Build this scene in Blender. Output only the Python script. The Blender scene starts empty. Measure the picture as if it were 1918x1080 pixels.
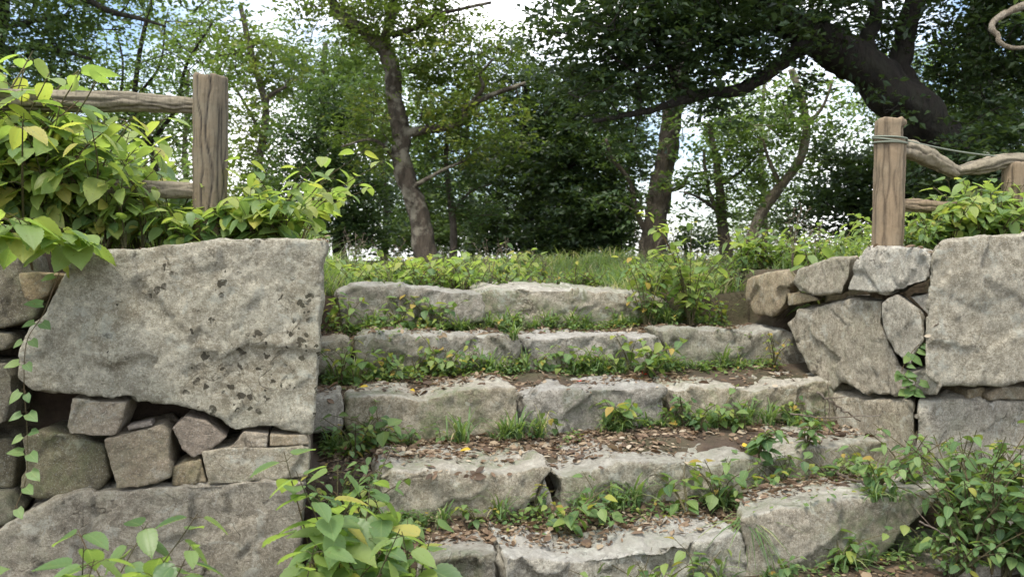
import bpy, bmesh, math, random
import numpy as np
from mathutils import Vector
from mathutils.bvhtree import BVHTree

RNG = np.random.default_rng(7)
random.seed(7)
scene = bpy.context.scene
COL = scene.collection

# ------------------------------------------------------------------ camera, sky, sun, exposure
FPX, CX, CY = 1505.0, 959.0, 540.0            # focal length and centre in pixels of the 1918 px photograph
PITCH = math.atan(50 / FPX)                   # looking slightly down
EYE = Vector((0, 0, 1.5))
cam_d = bpy.data.cameras.new('camera')
cam_d.sensor_width = 36.0
cam_d.lens = 36.0 * FPX / 1918.0
cam_d.clip_start = 0.05
cam_d.clip_end = 3000
cam_d.dof.use_dof = True
cam_d.dof.focus_distance = 3.7
cam_d.dof.aperture_fstop = 4.0
cam = bpy.data.objects.new('camera', cam_d)
cam.location = EYE
cam.rotation_euler = (math.pi / 2 - PITCH, 0, 0)
COL.objects.link(cam)
scene.camera = cam

SUN_EL, SUN_AZ = math.radians(66), math.radians(215)     # behind the viewer, a little to the left
world = bpy.data.worlds.new('World')
scene.world = world
world.use_nodes = True
wn, wl = world.node_tree.nodes, world.node_tree.links
wn.clear()
w_out = wn.new('ShaderNodeOutputWorld')
w_bg = wn.new('ShaderNodeBackground')
sky = wn.new('ShaderNodeTexSky')
sky.sky_type = 'NISHITA'
sky.sun_disc = False
sky.sun_elevation = SUN_EL
sky.sun_rotation = SUN_AZ
sky.dust_density = 2.0
w_tc = wn.new('ShaderNodeTexCoord')
w_map = wn.new('ShaderNodeMapping')
w_map.inputs['Scale'].default_value = (1, 1, 2.2)
w_noise = wn.new('ShaderNodeTexNoise')
w_noise.inputs['Scale'].default_value = 2.6
w_noise.inputs['Detail'].default_value = 7
w_ramp = wn.new('ShaderNodeValToRGB')
w_ramp.color_ramp.elements[0].position = 0.40
w_ramp.color_ramp.elements[1].position = 0.64
w_mix = wn.new('ShaderNodeMixRGB')
w_mix.inputs['Color2'].default_value = (10.2, 10.2, 10.2, 1)    # bright cloud
wl.new(w_tc.outputs['Generated'], w_map.inputs['Vector'])
wl.new(w_map.outputs['Vector'], w_noise.inputs['Vector'])
wl.new(w_noise.outputs['Fac'], w_ramp.inputs['Fac'])
wl.new(w_ramp.outputs['Color'], w_mix.inputs['Fac'])
wl.new(sky.outputs['Color'], w_mix.inputs['Color1'])
wl.new(w_mix.outputs['Color'], w_bg.inputs['Color'])
w_bg.inputs['Strength'].default_value = 0.105
wl.new(w_bg.outputs['Background'], w_out.inputs['Surface'])

sun_d = bpy.data.lights.new('sun', 'SUN')
sun_d.energy = 1.5
sun_d.angle = math.radians(14)
sun_d.color = (1.0, 0.94, 0.82)
sun = bpy.data.objects.new('sun', sun_d)
sdir = Vector((math.sin(SUN_AZ) * math.cos(SUN_EL), math.cos(SUN_AZ) * math.cos(SUN_EL), math.sin(SUN_EL)))
sun.rotation_euler = sdir.to_track_quat('Z', 'Y').to_euler()
sun.location = (0, 0, 30)
COL.objects.link(sun)

scene.view_settings.view_transform = 'Standard'
scene.view_settings.look = 'None'
scene.view_settings.exposure = 1.5
scene.view_settings.gamma = 1.0
scene.cycles.max_bounces = 6
scene.cycles.diffuse_bounces = 3
scene.cycles.glossy_bounces = 2
scene.cycles.transmission_bounces = 4
scene.cycles.caustics_reflective = False
scene.cycles.caustics_refractive = False
scene.cycles.use_denoising = True

# ------------------------------------------------------------------ small maths
def ray(x, y):
    a, b = (x - CX) / FPX, (CY - y) / FPX
    cp, sp = math.cos(PITCH), math.sin(PITCH)
    return Vector((a, cp + b * sp, -sp + b * cp))

def at(x, y, d):
    """point seen at photograph pixel (x, y), d metres in front of the viewer"""
    r = ray(x, y)
    return EYE + r * (d / r.y)

def onplane(x, y, p0, n):
    r = ray(x, y)
    return EYE + r * ((p0 - EYE).dot(n) / r.dot(n))

TH = math.radians(13)
O = Vector((-0.79, 3.3, 0))                                # corner of the left wall
U = Vector((math.cos(TH), math.sin(TH), 0))                # along the steps
V = Vector((-math.sin(TH), math.cos(TH), 0))               # up the stair
Z = Vector((0, 0, 1))
def P(u, v, z=0.0): return O + U * u + V * v + Z * z
def uv_of(p):
    q = Vector((p[0] - O.x, p[1] - O.y, 0))
    return q.dot(U), q.dot(V)
WID = uv_of(onplane(1742, 600, O, V))[0]                    # stair width between the two walls

def hash3(i, j, k, s=0):
    h = (i.astype(np.int64) * 73856093) ^ (j.astype(np.int64) * 19349663) ^ (k.astype(np.int64) * 83492791) ^ (s * 2654435761)
    h &= 0xffffffff
    h = ((h ^ (h >> 16)) * 0x45d9f3b) & 0xffffffff
    h = ((h ^ (h >> 16)) * 0x45d9f3b) & 0xffffffff
    h ^= h >> 16
    return (h & 0xffffff) / float(0xffffff)

def vnoise(p, s=0):
    p = np.asarray(p, float)
    f0 = np.floor(p); f = p - f0; f = f * f * (3 - 2 * f)
    i = f0.astype(np.int64)
    r = 0
    for a in (0, 1):
        wa = f[:, 0] if a else 1 - f[:, 0]
        for b in (0, 1):
            wb = f[:, 1] if b else 1 - f[:, 1]
            for c in (0, 1):
                wc = f[:, 2] if c else 1 - f[:, 2]
                r = r + wa * wb * wc * hash3(i[:, 0] + a, i[:, 1] + b, i[:, 2] + c, s)
    return r * 2 - 1

def fbm(p, oct=3, s=0, gain=0.5):
    r, a, q = 0, 1.0, np.asarray(p, float)
    for o in range(oct):
        r = r + a * vnoise(q, s + o * 17)
        q = q * 2.03 + 11.7; a *= gain
    return r

def facets(p, s=0):
    """flat tilted patches, the broken faces of split rock"""
    p = np.asarray(p, float)
    i0 = np.floor(p).astype(np.int64)
    best = np.full(len(p), 9e9); out = np.zeros(len(p))
    for a in (-1, 0, 1):
        for b in (-1, 0, 1):
            for c in (-1, 0, 1):
                i, j, k = i0[:, 0] + a, i0[:, 1] + b, i0[:, 2] + c
                cx, cy, cz = i + hash3(i, j, k, s + 1), j + hash3(i, j, k, s + 2), k + hash3(i, j, k, s + 3)
                dx, dy, dz = p[:, 0] - cx, p[:, 1] - cy, p[:, 2] - cz
                dd = dx * dx + dy * dy + dz * dz
                val = (dx * (hash3(i, j, k, s + 4) - .5) + dy * (hash3(i, j, k, s + 5) - .5) + dz * (hash3(i, j, k, s + 6) - .5)) * 2 + (hash3(i, j, k, s + 7) - .5) * .5
                m = dd < best
                best = np.where(m, dd, best); out = np.where(m, val, out)
    return out

def sstep(x, a, b):
    t = np.clip((x - a) / (b - a), 0, 1)
    return t * t * (3 - 2 * t)

# ------------------------------------------------------------------ object helpers
def mesh_np(name, verts, faces, smooth=True, attrs=None):
    """faces: list of (k, n) integer arrays"""
    me = bpy.data.meshes.new(name)
    verts = np.asarray(verts, np.float32)
    faces = [np.asarray(f, np.int32) for f in faces if len(f)]
    nl = sum(f.size for f in faces); nf = sum(len(f) for f in faces)
    me.vertices.add(len(verts)); me.vertices.foreach_set('co', verts.ravel())
    me.loops.add(nl); me.polygons.add(nf)
    me.loops.foreach_set('vertex_index', np.concatenate([f.ravel() for f in faces]))
    tot = np.concatenate([np.full(len(f), f.shape[1], np.int32) for f in faces])
    st = np.concatenate([[0], np.cumsum(tot)[:-1]]).astype(np.int32)
    me.polygons.foreach_set('loop_start', st)
    me.polygons.foreach_set('use_smooth', np.full(nf, smooth))
    for k, (typ, arr) in (attrs or {}).items():
        a = me.attributes.new(k, typ, 'POINT')
        arr = np.asarray(arr, np.float32)
        a.data.foreach_set('value' if typ == 'FLOAT' else 'vector', arr.ravel())
    me.update(calc_edges=True)
    me.validate()
    return me

def obj(name, me, mat, parent=None, loc=None):
    o = bpy.data.objects.new(name, me)
    if mat is not None and len(me.materials) == 0: me.materials.append(mat)
    COL.objects.link(o)
    if parent: o.parent = parent
    if loc is not None: o.location = loc
    return o

def tag(o, label=None, cat=None, group=None, kind=None):
    if label: o['label'] = label
    if cat: o['category'] = cat
    if group: o['group'] = group
    if kind: o['kind'] = kind
    return o

def thing(name, label, cat, loc=(0, 0, 0), rz=0.0, group=None):
    o = bpy.data.objects.new(name, None)
    o.empty_display_size = 0.1
    COL.objects.link(o)
    o.location = loc; o.rotation_euler = (0, 0, rz)
    return tag(o, label, cat, group)

def dup(root, loc, rot, scale, label, group):
    r = root.copy(); COL.objects.link(r)
    r.location = loc; r.rotation_euler = rot; r.scale = (scale,) * 3
    r['label'] = label; r['group'] = group
    for ch in list(root.children):
        c = ch.copy(); COL.objects.link(c); c.parent = r
    return r

class Geo:
    def __init__(s): s.v, s.f, s.n, s.at = [], {}, 0, {}
    def add(s, v, faces, **at):
        v = np.asarray(v, float)
        for f in faces:
            f = np.asarray(f, np.int64)
            s.f.setdefault(f.shape[1], []).append(f + s.n)
        for k, a in at.items(): s.at.setdefault(k, []).append(np.asarray(a, float))
        s.v.append(v); s.n += len(v)
    def mesh(s, name, smooth=True):
        at = {}
        for k, l in s.at.items():
            a = np.concatenate(l); at[k] = ('FLOAT' if a.ndim == 1 else 'FLOAT_VECTOR', a)
        return mesh_np(name, np.concatenate(s.v), [np.concatenate(l) for l in s.f.values()], smooth, at)

def smooth_path(pts, rad, n):
    """resample a polyline with radii by Catmull-Rom"""
    pts = np.asarray(pts, float); rad = np.asarray(rad, float)
    m = len(pts)
    ts = np.linspace(0, m - 1, n)
    q = np.vstack([2 * pts[0] - pts[1], pts, 2 * pts[-1] - pts[-2]])
    out = np.zeros((n, 3))
    for k, t in enumerate(ts):
        i = min(int(t), m - 2); f = t - i
        p0, p1, p2, p3 = q[i], q[i + 1], q[i + 2], q[i + 3]
        out[k] = .5 * ((2 * p1) + (p2 - p0) * f + (2 * p0 - 5 * p1 + 4 * p2 - p3) * f * f + (3 * p1 - p0 - 3 * p2 + p3) * f ** 3)
    return out, np.interp(ts, np.arange(m), rad)

def tube(pts, rad, sides=8, cap=True):
    pts = np.asarray(pts, float); n = len(pts)
    t = np.gradient(pts, axis=0); t /= np.linalg.norm(t, axis=1)[:, None] + 1e-9
    ref = np.array([0, 0, 1.0]) if abs(t[0][2]) < .9 else np.array([1.0, 0, 0])
    a = np.cross(t[0], ref); a /= np.linalg.norm(a)
    A = np.zeros((n, 3))
    for k in range(n):
        a = a - t[k] * a.dot(t[k]); a /= np.linalg.norm(a) + 1e-9
        A[k] = a
    B = np.cross(t, A)
    ang = np.linspace(0, 2 * math.pi, sides, endpoint=False)
    rad = np.asarray(rad, float)
    if rad.ndim == 1: rad = np.repeat(rad[:, None], sides, 1)
    v = pts[:, None, :] + rad[:, :, None] * (np.cos(ang)[None, :, None] * A[:, None, :] + np.sin(ang)[None, :, None] * B[:, None, :])
    v = v.reshape(-1, 3)
    i = np.arange(n - 1)[:, None] * sides; j = np.arange(sides)[None, :]; j2 = (j + 1) % sides
    f = np.stack([i + j, i + j2, i + sides + j2, i + sides + j], -1).reshape(-1, 4)
    faces = [f]
    if cap:
        v = np.vstack([v, pts[0], pts[-1]])
        a0, b0 = n * sides, n * sides + 1
        jj = np.arange(sides); jn = (jj + 1) % sides
        faces.append(np.stack([jn, jj, np.full(sides, a0)], -1))
        faces.append(np.stack([(n - 1) * sides + jj, (n - 1) * sides + jn, np.full(sides, b0)], -1))
    return v, faces

# ------------------------------------------------------------------ materials
def newmat(name):
    m = bpy.data.materials.new(name); m.use_nodes = True
    nt = m.node_tree; nt.nodes.clear()
    return m, nt.nodes, nt.links
def nd(N, t, **kw):
    n = N.new(t)
    for k, v in kw.items():
        if k in n.inputs: n.inputs[k].default_value = v
        else: setattr(n, k, v)
    return n
def ramp(N, stops):
    r = N.new('ShaderNodeValToRGB'); e = r.color_ramp.elements
    while len(e) < len(stops): e.new(.5)
    for el, (p, c) in zip(e, stops):
        el.position = p; el.color = (c[0], c[1], c[2], 1) if not isinstance(c, (int, float)) else (c, c, c, 1)
    return r
def mixc(N, L, fac, a, b, mode='MIX'):
    m = N.new('ShaderNodeMixRGB'); m.blend_type = mode
    for s, x in ((m.inputs['Fac'], fac), (m.inputs['Color1'], a), (m.inputs['Color2'], b)):
        if isinstance(x, (int, float)): s.default_value = x
        elif isinstance(x, tuple): s.default_value = (*x, 1)
        else: L.new(x, s)
    return m.outputs['Color']
def mth(N, L, op, a, b=0.0, clamp=False):
    m = N.new('ShaderNodeMath'); m.operation = op; m.use_clamp = clamp
    for s, x in zip(m.inputs, (a, b)):
        if isinstance(x, (int, float)): s.default_value = x
        else: L.new(x, s)
    return m.outputs[0]

def granite(name, base, warm, dark, moss=0.2, lichen=0.4, spots=0.3, warmth=0.5, top_light=0.0):
    m, N, L = newmat(name)
    out = nd(N, 'ShaderNodeOutputMaterial'); bs = nd(N, 'ShaderNodeBsdfPrincipled', Roughness=.9)
    bs.inputs['Specular IOR Level'].default_value = .25
    tc = nd(N, 'ShaderNodeTexCoord'); oi = nd(N, 'ShaderNodeObjectInfo')
    off = nd(N, 'ShaderNodeVectorMath', operation='MULTIPLY_ADD')
    cb = nd(N, 'ShaderNodeCombineXYZ')
    for k in 'XYZ': L.new(mth(N, L, 'MULTIPLY', oi.outputs['Random'], {'X': 37.0, 'Y': 91.0, 'Z': 53.0}[k]), cb.inputs[k])
    L.new(tc.outputs['Object'], off.inputs[0]); off.inputs[1].default_value = (1, 1, 1); L.new(cb.outputs[0], off.inputs[2])
    co = off.outputs[0]
    def noi(scale, detail=4, rough=.6, dist=0.0):
        n = nd(N, 'ShaderNodeTexNoise', Scale=scale, Detail=detail, Roughness=rough, Distortion=dist); L.new(co, n.inputs['Vector']); return n.outputs['Fac']
    def band(x, a, b): 
        r = ramp(N, [(a, 0.0), (b, 1.0)]); L.new(x, r.inputs['Fac']); return r.outputs['Color']
    grain = noi(170, 3, .7); mott = noi(24, 5, .7); big = noi(4.2, 5, .62, .6); big2 = noi(2.1, 5, .6, .8); mid = noi(9, 6, .68, .5)
    c = mixc(N, L, mth(N, L, 'MULTIPLY', band(big, .38, .68), warmth), base, warm)
    c = mixc(N, L, mth(N, L, 'MULTIPLY', band(mid, .48, .66), .6), c, dark)
    pale = tuple(min(.75, x * 1.55) for x in base)
    c = mixc(N, L, mth(N, L, 'MULTIPLY', band(mott, .47, .60), lichen), c, pale)
    c = mixc(N, L, mth(N, L, 'MULTIPLY', band(noi(62, 5, .85), .49, .60), .62), c, dark)
    c = mixc(N, L, mth(N, L, 'MULTIPLY', band(noi(80, 4, .85), .52, .62), .5), c, tuple(min(.8, x * 1.2) for x in pale))
    c = mixc(N, L, mth(N, L, 'MULTIPLY', band(grain, .55, .72), .55), c, tuple(x * .35 for x in base))
    c = mixc(N, L, mth(N, L, 'MULTIPLY', band(noi(210, 2, .7), .58, .7), .5), c, (.62, .61, .56))
    if top_light:                                            # sky light painted as paler colour on up-facing tops, besides wear by feet
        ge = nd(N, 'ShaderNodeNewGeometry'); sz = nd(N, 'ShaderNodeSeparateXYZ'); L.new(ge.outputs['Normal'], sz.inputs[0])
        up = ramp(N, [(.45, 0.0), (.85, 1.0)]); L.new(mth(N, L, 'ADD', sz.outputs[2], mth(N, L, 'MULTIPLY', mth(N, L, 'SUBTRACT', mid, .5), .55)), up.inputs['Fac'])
        c = mixc(N, L, mth(N, L, 'MULTIPLY', up.outputs['Color'], top_light), c, mixc(N, L, band(mott, .35, .65), (.32, .305, .265), (.45, .44, .40)))
    # round dark lichen spots, clustered
    vo = nd(N, 'ShaderNodeTexVoronoi', Scale=30.0, Randomness=1.0)
    wv = nd(N, 'ShaderNodeVectorMath', operation='MULTIPLY_ADD')
    nz = nd(N, 'ShaderNodeTexNoise', Scale=30.0, Detail=3.0); L.new(co, nz.inputs['Vector'])
    L.new(nz.outputs['Color'], wv.inputs[0]); wv.inputs[1].default_value = (.05,) * 3; L.new(co, wv.inputs[2])
    L.new(wv.outputs[0], vo.inputs['Vector'])
    sp = nd(N, 'ShaderNodeSeparateColor'); L.new(vo.outputs['Color'], sp.inputs[0])
    rad = mth(N, L, 'MULTIPLY', mth(N, L, 'POWER', sp.outputs[0], 1.6), .62)
    spot = mth(N, L, 'MULTIPLY', mth(N, L, 'LESS_THAN', vo.outputs['Distance'], rad), mth(N, L, 'GREATER_THAN', sp.outputs[1], .42))
    spot = mth(N, L, 'MULTIPLY', spot, band(big, .47, .52))
    c = mixc(N, L, mth(N, L, 'MULTIPLY', spot, spots), c, tuple(x * .30 for x in dark))
    # moss and algae in broad patches
    c = mixc(N, L, mth(N, L, 'MULTIPLY', mth(N, L, 'MULTIPLY', band(big2, .48, .60), band(mott, .36, .6)), moss), c, (.10, .135, .05))
    lp = noi(6.5, 6, .7, 1.2)
    c = mixc(N, L, mth(N, L, 'MULTIPLY', mth(N, L, 'MULTIPLY', band(lp, .55, .60), band(mott, .40, .52)), lichen * .75), c, (.50, .51, .44))
    c = mixc(N, L, mth(N, L, 'MULTIPLY', band(noi(5.1, 6, .72, 1.4), .56, .66), .4), c, tuple(x * .8 for x in dark))
    # hairline cracks
    cn = mth(N, L, 'ABSOLUTE', mth(N, L, 'SUBTRACT', noi(3.1, 4, .55, .9), .5))
    ck = ramp(N, [(.0, 1.0), (.011, 0.0)]); L.new(cn, ck.inputs['Fac'])
    crk = mth(N, L, 'MULTIPLY', ck.outputs['Color'], band(big, .52, .60))
    c = mixc(N, L, mth(N, L, 'MULTIPLY', crk, .6), c, tuple(x * .4 for x in dark))
    hs = nd(N, 'ShaderNodeHueSaturation'); L.new(c, hs.inputs['Color'])
    L.new(mth(N, L, 'ADD', mth(N, L, 'MULTIPLY', oi.outputs['Random'], .34), 1.06), hs.inputs['Value'])
    L.new(mth(N, L, 'ADD', mth(N, L, 'MULTIPLY', mth(N, L, 'FRACT', mth(N, L, 'MULTIPLY', oi.outputs['Random'], 17.3)), .4), .66), hs.inputs['Saturation'])
    L.new(hs.outputs[0], bs.inputs['Base Color'])
    h = mth(N, L, 'ADD', mth(N, L, 'MULTIPLY', noi(70, 7, .85), .036), mth(N, L, 'MULTIPLY', mid, .012))
    h = mth(N, L, 'ADD', h, mth(N, L, 'MULTIPLY', grain, .003))
    h = mth(N, L, 'SUBTRACT', h, mth(N, L, 'MULTIPLY', crk, .012))
    bp = nd(N, 'ShaderNodeBump', Strength=.85, Distance=1.0); L.new(h, bp.inputs['Height'])
    L.new(bp.outputs[0], bs.inputs['Normal'])
    L.new(bs.outputs[0], out.inputs['Surface'])
    return m

G_PALE = granite('granite_pale', (.43, .405, .325), (.33, .275, .18), (.18, .155, .105), moss=.15, lichen=.75, spots=.9, warmth=.7)
G_CORNER = granite('granite_corner', (.40, .37, .295), (.31, .26, .175), (.18, .155, .105), moss=.12, lichen=.75, spots=.1, warmth=.6)
G_TREAD = granite('granite_toplit_pale', (.37, .345, .275), (.25, .21, .14), (.14, .118, .08), moss=.4, lichen=.7, spots=.12, warmth=.6, top_light=.7)
G_STEP = granite('granite_step', (.345, .31, .24), (.235, .19, .122), (.125, .104, .07), moss=.7, lichen=.60, spots=.15, warmth=.7, top_light=.55)
G_WALL = granite('granite_wall', (.37, .33, .25), (.27, .215, .138), (.15, .122, .08), moss=.25, lichen=.6, spots=.35, warmth=.6)
G_BROWN = granite('granite_brown', (.33, .265, .17), (.29, .205, .11), (.15, .12, .075), moss=.30, lichen=.35, spots=.2, warmth=.8)
G_PINK = granite('granite_pinkish', (.33, .27, .21), (.28, .22, .16), (.16, .135, .105), moss=.05, lichen=.4, spots=.15, warmth=.6)
G_DARK = granite('granite_dark', (.18, .16, .105), (.15, .125, .075), (.085, .072, .05), moss=.5, lichen=.3, spots=.2, warmth=.6)

def leafmat(name, stops, trans=(.32, .45, .06), tf=.38, rough=.5, veins=True, spec=.35, dead=0.0):
    m, N, L = newmat(name)
    out = nd(N, 'ShaderNodeOutputMaterial'); bs = nd(N, 'ShaderNodeBsdfPrincipled', Roughness=rough)
    bs.inputs['Specular IOR Level'].default_value = spec
    a = nd(N, 'ShaderNodeAttribute', attribute_name='rnd')
    r = ramp(N, stops); L.new(a.outputs['Fac'], r.inputs['Fac']); c = r.outputs['Color']
    tr = nd(N, 'ShaderNodeBsdfTranslucent')
    if veins:
        l = nd(N, 'ShaderNodeAttribute', attribute_name='lf'); sx = nd(N, 'ShaderNodeSeparateXYZ'); L.new(l.outputs['Vector'], sx.inputs[0])
        ab = mth(N, L, 'ABSOLUTE', sx.outputs[0])
        mid = mth(N, L, 'LESS_THAN', ab, .05)
        w = mth(N, L, 'FRACT', mth(N, L, 'MULTIPLY', mth(N, L, 'SUBTRACT', sx.outputs[1], mth(N, L, 'MULTIPLY', ab, .28)), 6.5))
        side = mth(N, L, 'LESS_THAN', w, .10)
        vv = mth(N, L, 'MAXIMUM', mid, mth(N, L, 'MULTIPLY', side, .6))
        c = mixc(N, L, mth(N, L, 'MULTIPLY', vv, .5), c, (.26, .34, .13))
        g = nd(N, 'ShaderNodeNewGeometry')
        no = nd(N, 'ShaderNodeTexNoise', Scale=38.0, Detail=4.0); L.new(g.outputs['Position'], no.inputs['Vector'])
        rr = ramp(N, [(.60, 0.0), (.72, 1.0)]); L.new(no.outputs['Fac'], rr.inputs['Fac'])
        c = mixc(N, L, mth(N, L, 'MULTIPLY', rr.outputs['Color'], .3), c, (.16, .17, .04))
        nb = nd(N, 'ShaderNodeTexNoise', Scale=85.0, Detail=2.0); L.new(g.outputs['Position'], nb.inputs['Vector'])
        rb_ = ramp(N, [(.68, 0.0), (.72, 1.0)]); L.new(nb.outputs['Fac'], rb_.inputs['Fac'])
        c = mixc(N, L, mth(N, L, 'MULTIPLY', rb_.outputs['Color'], .75), c, (.12, .075, .03))
        bp = nd(N, 'ShaderNodeBump', Strength=.35, Distance=.004); L.new(mth(N, L, 'SUBTRACT', w, mth(N, L, 'MULTIPLY', vv, .8)), bp.inputs['Height']); L.new(bp.outputs[0], bs.inputs['Normal'])
    L.new(c, bs.inputs['Base Color'])
    tc = mixc(N, L, .5, c, trans); tc = mixc(N, L, 1.0, tc, (1.5, 1.5, 1.2), 'MULTIPLY')
    L.new(tc, tr.inputs['Color'])
    mx = nd(N, 'ShaderNodeMixShader', Fac=tf)
    L.new(bs.outputs[0], mx.inputs[1]); L.new(tr.outputs[0], mx.inputs[2]); L.new(mx.outputs[0], out.inputs['Surface'])
    return m

M_NETTLE = leafmat('broad_leaf', rough=.42, spec=.55, stops= [(0, (.08, .15, .065)), (.3, (.145, .235, .095)), (.6, (.225, .31, .10)), (.85, (.33, .37, .10)), (1, (.42, .38, .10))], tf=.5)
M_WEED = leafmat('weed_leaf', [(0, (.045, .10, .04)), (.45, (.095, .17, .06)), (.8, (.17, .24, .07)), (.96, (.27, .28, .05)), (1, (.32, .22, .05))], tf=.36)
M_BUSH = leafmat('bush_leaf', [(0, (.045, .095, .04)), (.5, (.09, .165, .06)), (.9, (.15, .22, .07)), (1, (.26, .25, .05))], tf=.3)
M_GRASS = leafmat('grass_blade', [(0, (.05, .10, .04)), (.45, (.10, .17, .065)), (.75, (.18, .24, .10)), (1, (.38, .33, .19))], tf=.38, veins=False)
M_LITTER = leafmat('dead_leaf', [(0, (.04, .027, .018)), (.3, (.095, .062, .04)), (.55, (.17, .115, .072)), (.8, (.29, .225, .15)), (1, (.40, .35, .27))], trans=(.3, .15, .06), tf=.12, rough=.7, veins=False)
def treeleaf(name, a, b, c, tf=.30, tr=(.22, .34, .05)):
    return leafmat(name, [(0, a), (.5, b), (1, c)], trans=tr, tf=tf, rough=.42, veins=False, spec=.4)
M_EVER = treeleaf('evergreen_leaf', (.028, .055, .024), (.052, .098, .040), (.10, .155, .06), .28)
M_DARK = treeleaf('dark_evergreen_leaf', (.016, .032, .017), (.032, .060, .027), (.07, .11, .045), .2)
M_MID = treeleaf('mid_green_leaf', (.05, .09, .03), (.085, .145, .045), (.15, .20, .065), .4)
M_LIGHT = treeleaf('yellow_green_leaf', (.08, .115, .03), (.14, .18, .045), (.26, .24, .06), .45)
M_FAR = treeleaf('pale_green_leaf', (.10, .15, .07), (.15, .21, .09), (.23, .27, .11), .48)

def bark(name, a, b, lich, lam=.35, ridge=9.0):
    m, N, L = newmat(name)
    out = nd(N, 'ShaderNodeOutputMaterial'); bs = nd(N, 'ShaderNodeBsdfPrincipled', Roughness=.92)
    tc = nd(N, 'ShaderNodeTexCoord')
    mp = nd(N, 'ShaderNodeMapping'); mp.inputs['Scale'].default_value = (1, 1, .3); L.new(tc.outputs['Object'], mp.inputs['Vector'])
    n1 = nd(N, 'ShaderNodeTexNoise', Scale=ridge * 2.5, Detail=6.0, Roughness=.7); L.new(mp.outputs[0], n1.inputs['Vector'])
    n2 = nd(N, 'ShaderNodeTexNoise', Scale=3.5, Detail=5.0, Roughness=.65); L.new(tc.outputs['Object'], n2.inputs['Vector'])
    r1 = ramp(N, [(.35, 0.0), (.65, 1.0)]); L.new(n1.outputs['Fac'], r1.inputs['Fac'])
    r2 = ramp(N, [(.50, 0.0), (.60, 1.0)]); L.new(n2.outputs['Fac'], r2.inputs['Fac'])
    c = mixc(N, L, r1.outputs['Color'], a, b)
    c = mixc(N, L, mth(N, L, 'MULTIPLY', r2.outputs['Color'], lam), c, lich)
    L.new(c, bs.inputs['Base Color'])
    bp = nd(N, 'ShaderNodeBump', Strength=1.0, Distance=.09); L.new(n1.outputs['Fac'], bp.inputs['Height']); L.new(bp.outputs[0], bs.inputs['Normal'])
    L.new(bs.outputs[0], out.inputs['Surface'])
    return m
B_MAIN = bark('mottled_bark', (.045, .036, .026), (.115, .09, .065), (.30, .275, .21), .75, 5.0)
B_DARK = bark('dark_bark', (.008, .0065, .005), (.036, .028, .021), (.04, .042, .026), .5, 6.0)
B_MID = bark('brown_bark', (.075, .06, .045), (.16, .13, .10), (.22, .20, .16), .4)
B_PALE = bark('pale_bark', (.18, .145, .10), (.32, .27, .20), (.42, .38, .31), .5)
M_STEM = bark('green_stem', (.09, .09, .035), (.16, .13, .06), (.2, .1, .06), .4)
M_TWIG = bark('dry_twig', (.13, .095, .065), (.26, .21, .155), (.40, .37, .32), .5)

def postmat(name, a, b, grey, groove):
    m, N, L = newmat(name)
    out = nd(N, 'ShaderNodeOutputMaterial'); bs = nd(N, 'ShaderNodeBsdfPrincipled', Roughness=.88)
    tc = nd(N, 'ShaderNodeTexCoord'); at_ = nd(N, 'ShaderNodeAttribute', attribute_name='crack')
    n1 = nd(N, 'ShaderNodeTexNoise', Scale=55.0, Detail=6.0, Roughness=.7); L.new(tc.outputs['Object'], n1.inputs['Vector'])
    n2 = nd(N, 'ShaderNodeTexNoise', Scale=5.0, Detail=6.0, Roughness=.7); L.new(tc.outputs['Object'], n2.inputs['Vector'])
    r2 = ramp(N, [(.42, 0.0), (.66, 1.0)]); L.new(n2.outputs['Fac'], r2.inputs['Fac'])
    c = mixc(N, L, n1.outputs['Fac'], a, b); c = mixc(N, L, mth(N, L, 'MULTIPLY', r2.outputs['Color'], .75), c, grey)
    mp = nd(N, 'ShaderNodeMapping'); mp.inputs['Scale'].default_value = (1, 1, .06); L.new(tc.outputs['Object'], mp.inputs['Vector'])
    n3 = nd(N, 'ShaderNodeTexNoise', Scale=70.0, Detail=4.0, Roughness=.7); L.new(mp.outputs[0], n3.inputs['Vector'])
    r3 = ramp(N, [(.50, 0.0), (.66, 1.0)]); L.new(n3.outputs['Fac'], r3.inputs['Fac'])
    c = mixc(N, L, mth(N, L, 'MULTIPLY', r3.outputs['Color'], .55), c, tuple(x * .45 for x in a))
    c = mixc(N, L, at_.outputs['Fac'], c, groove)
    L.new(c, bs.inputs['Base Color'])
    bp = nd(N, 'ShaderNodeBump', Strength=.7, Distance=.006); L.new(n1.outputs['Fac'], bp.inputs['Height']); L.new(bp.outputs[0], bs.inputs['Normal'])
    L.new(bs.outputs[0], out.inputs['Surface'])
    return m
M_POST = postmat('moulded_concrete_wood', (.125, .097, .062), (.215, .17, .11), (.165, .15, .108), (.022, .019, .017))
M_POST2 = postmat('moulded_concrete_wood_tan', (.165, .12, .072), (.28, .21, .135), (.21, .17, .115), (.045, .032, .02))
M_RAIL = postmat('weathered_rail', (.15, .125, .085), (.31, .27, .20), (.17, .15, .10), (.035, .028, .02))
def plain(name, c, rough=.6):
    m, N, L = newmat(name); out = nd(N, 'ShaderNodeOutputMaterial'); bs = nd(N, 'ShaderNodeBsdfPrincipled', Roughness=rough)
    n = nd(N, 'ShaderNodeTexNoise', Scale=120.0, Detail=3.0); cc = mixc(N, L, n.outputs['Fac'], tuple(x * .7 for x in c), tuple(x * 1.3 for x in c))
    L.new(cc, bs.inputs['Base Color']); L.new(bs.outputs[0], out.inputs['Surface']); return m
M_ROPE = plain('grey_green_rope', (.16, .18, .14), .7)
M_FIBRE = plain('brown_fibre', (.10, .065, .045), .9)
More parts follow.
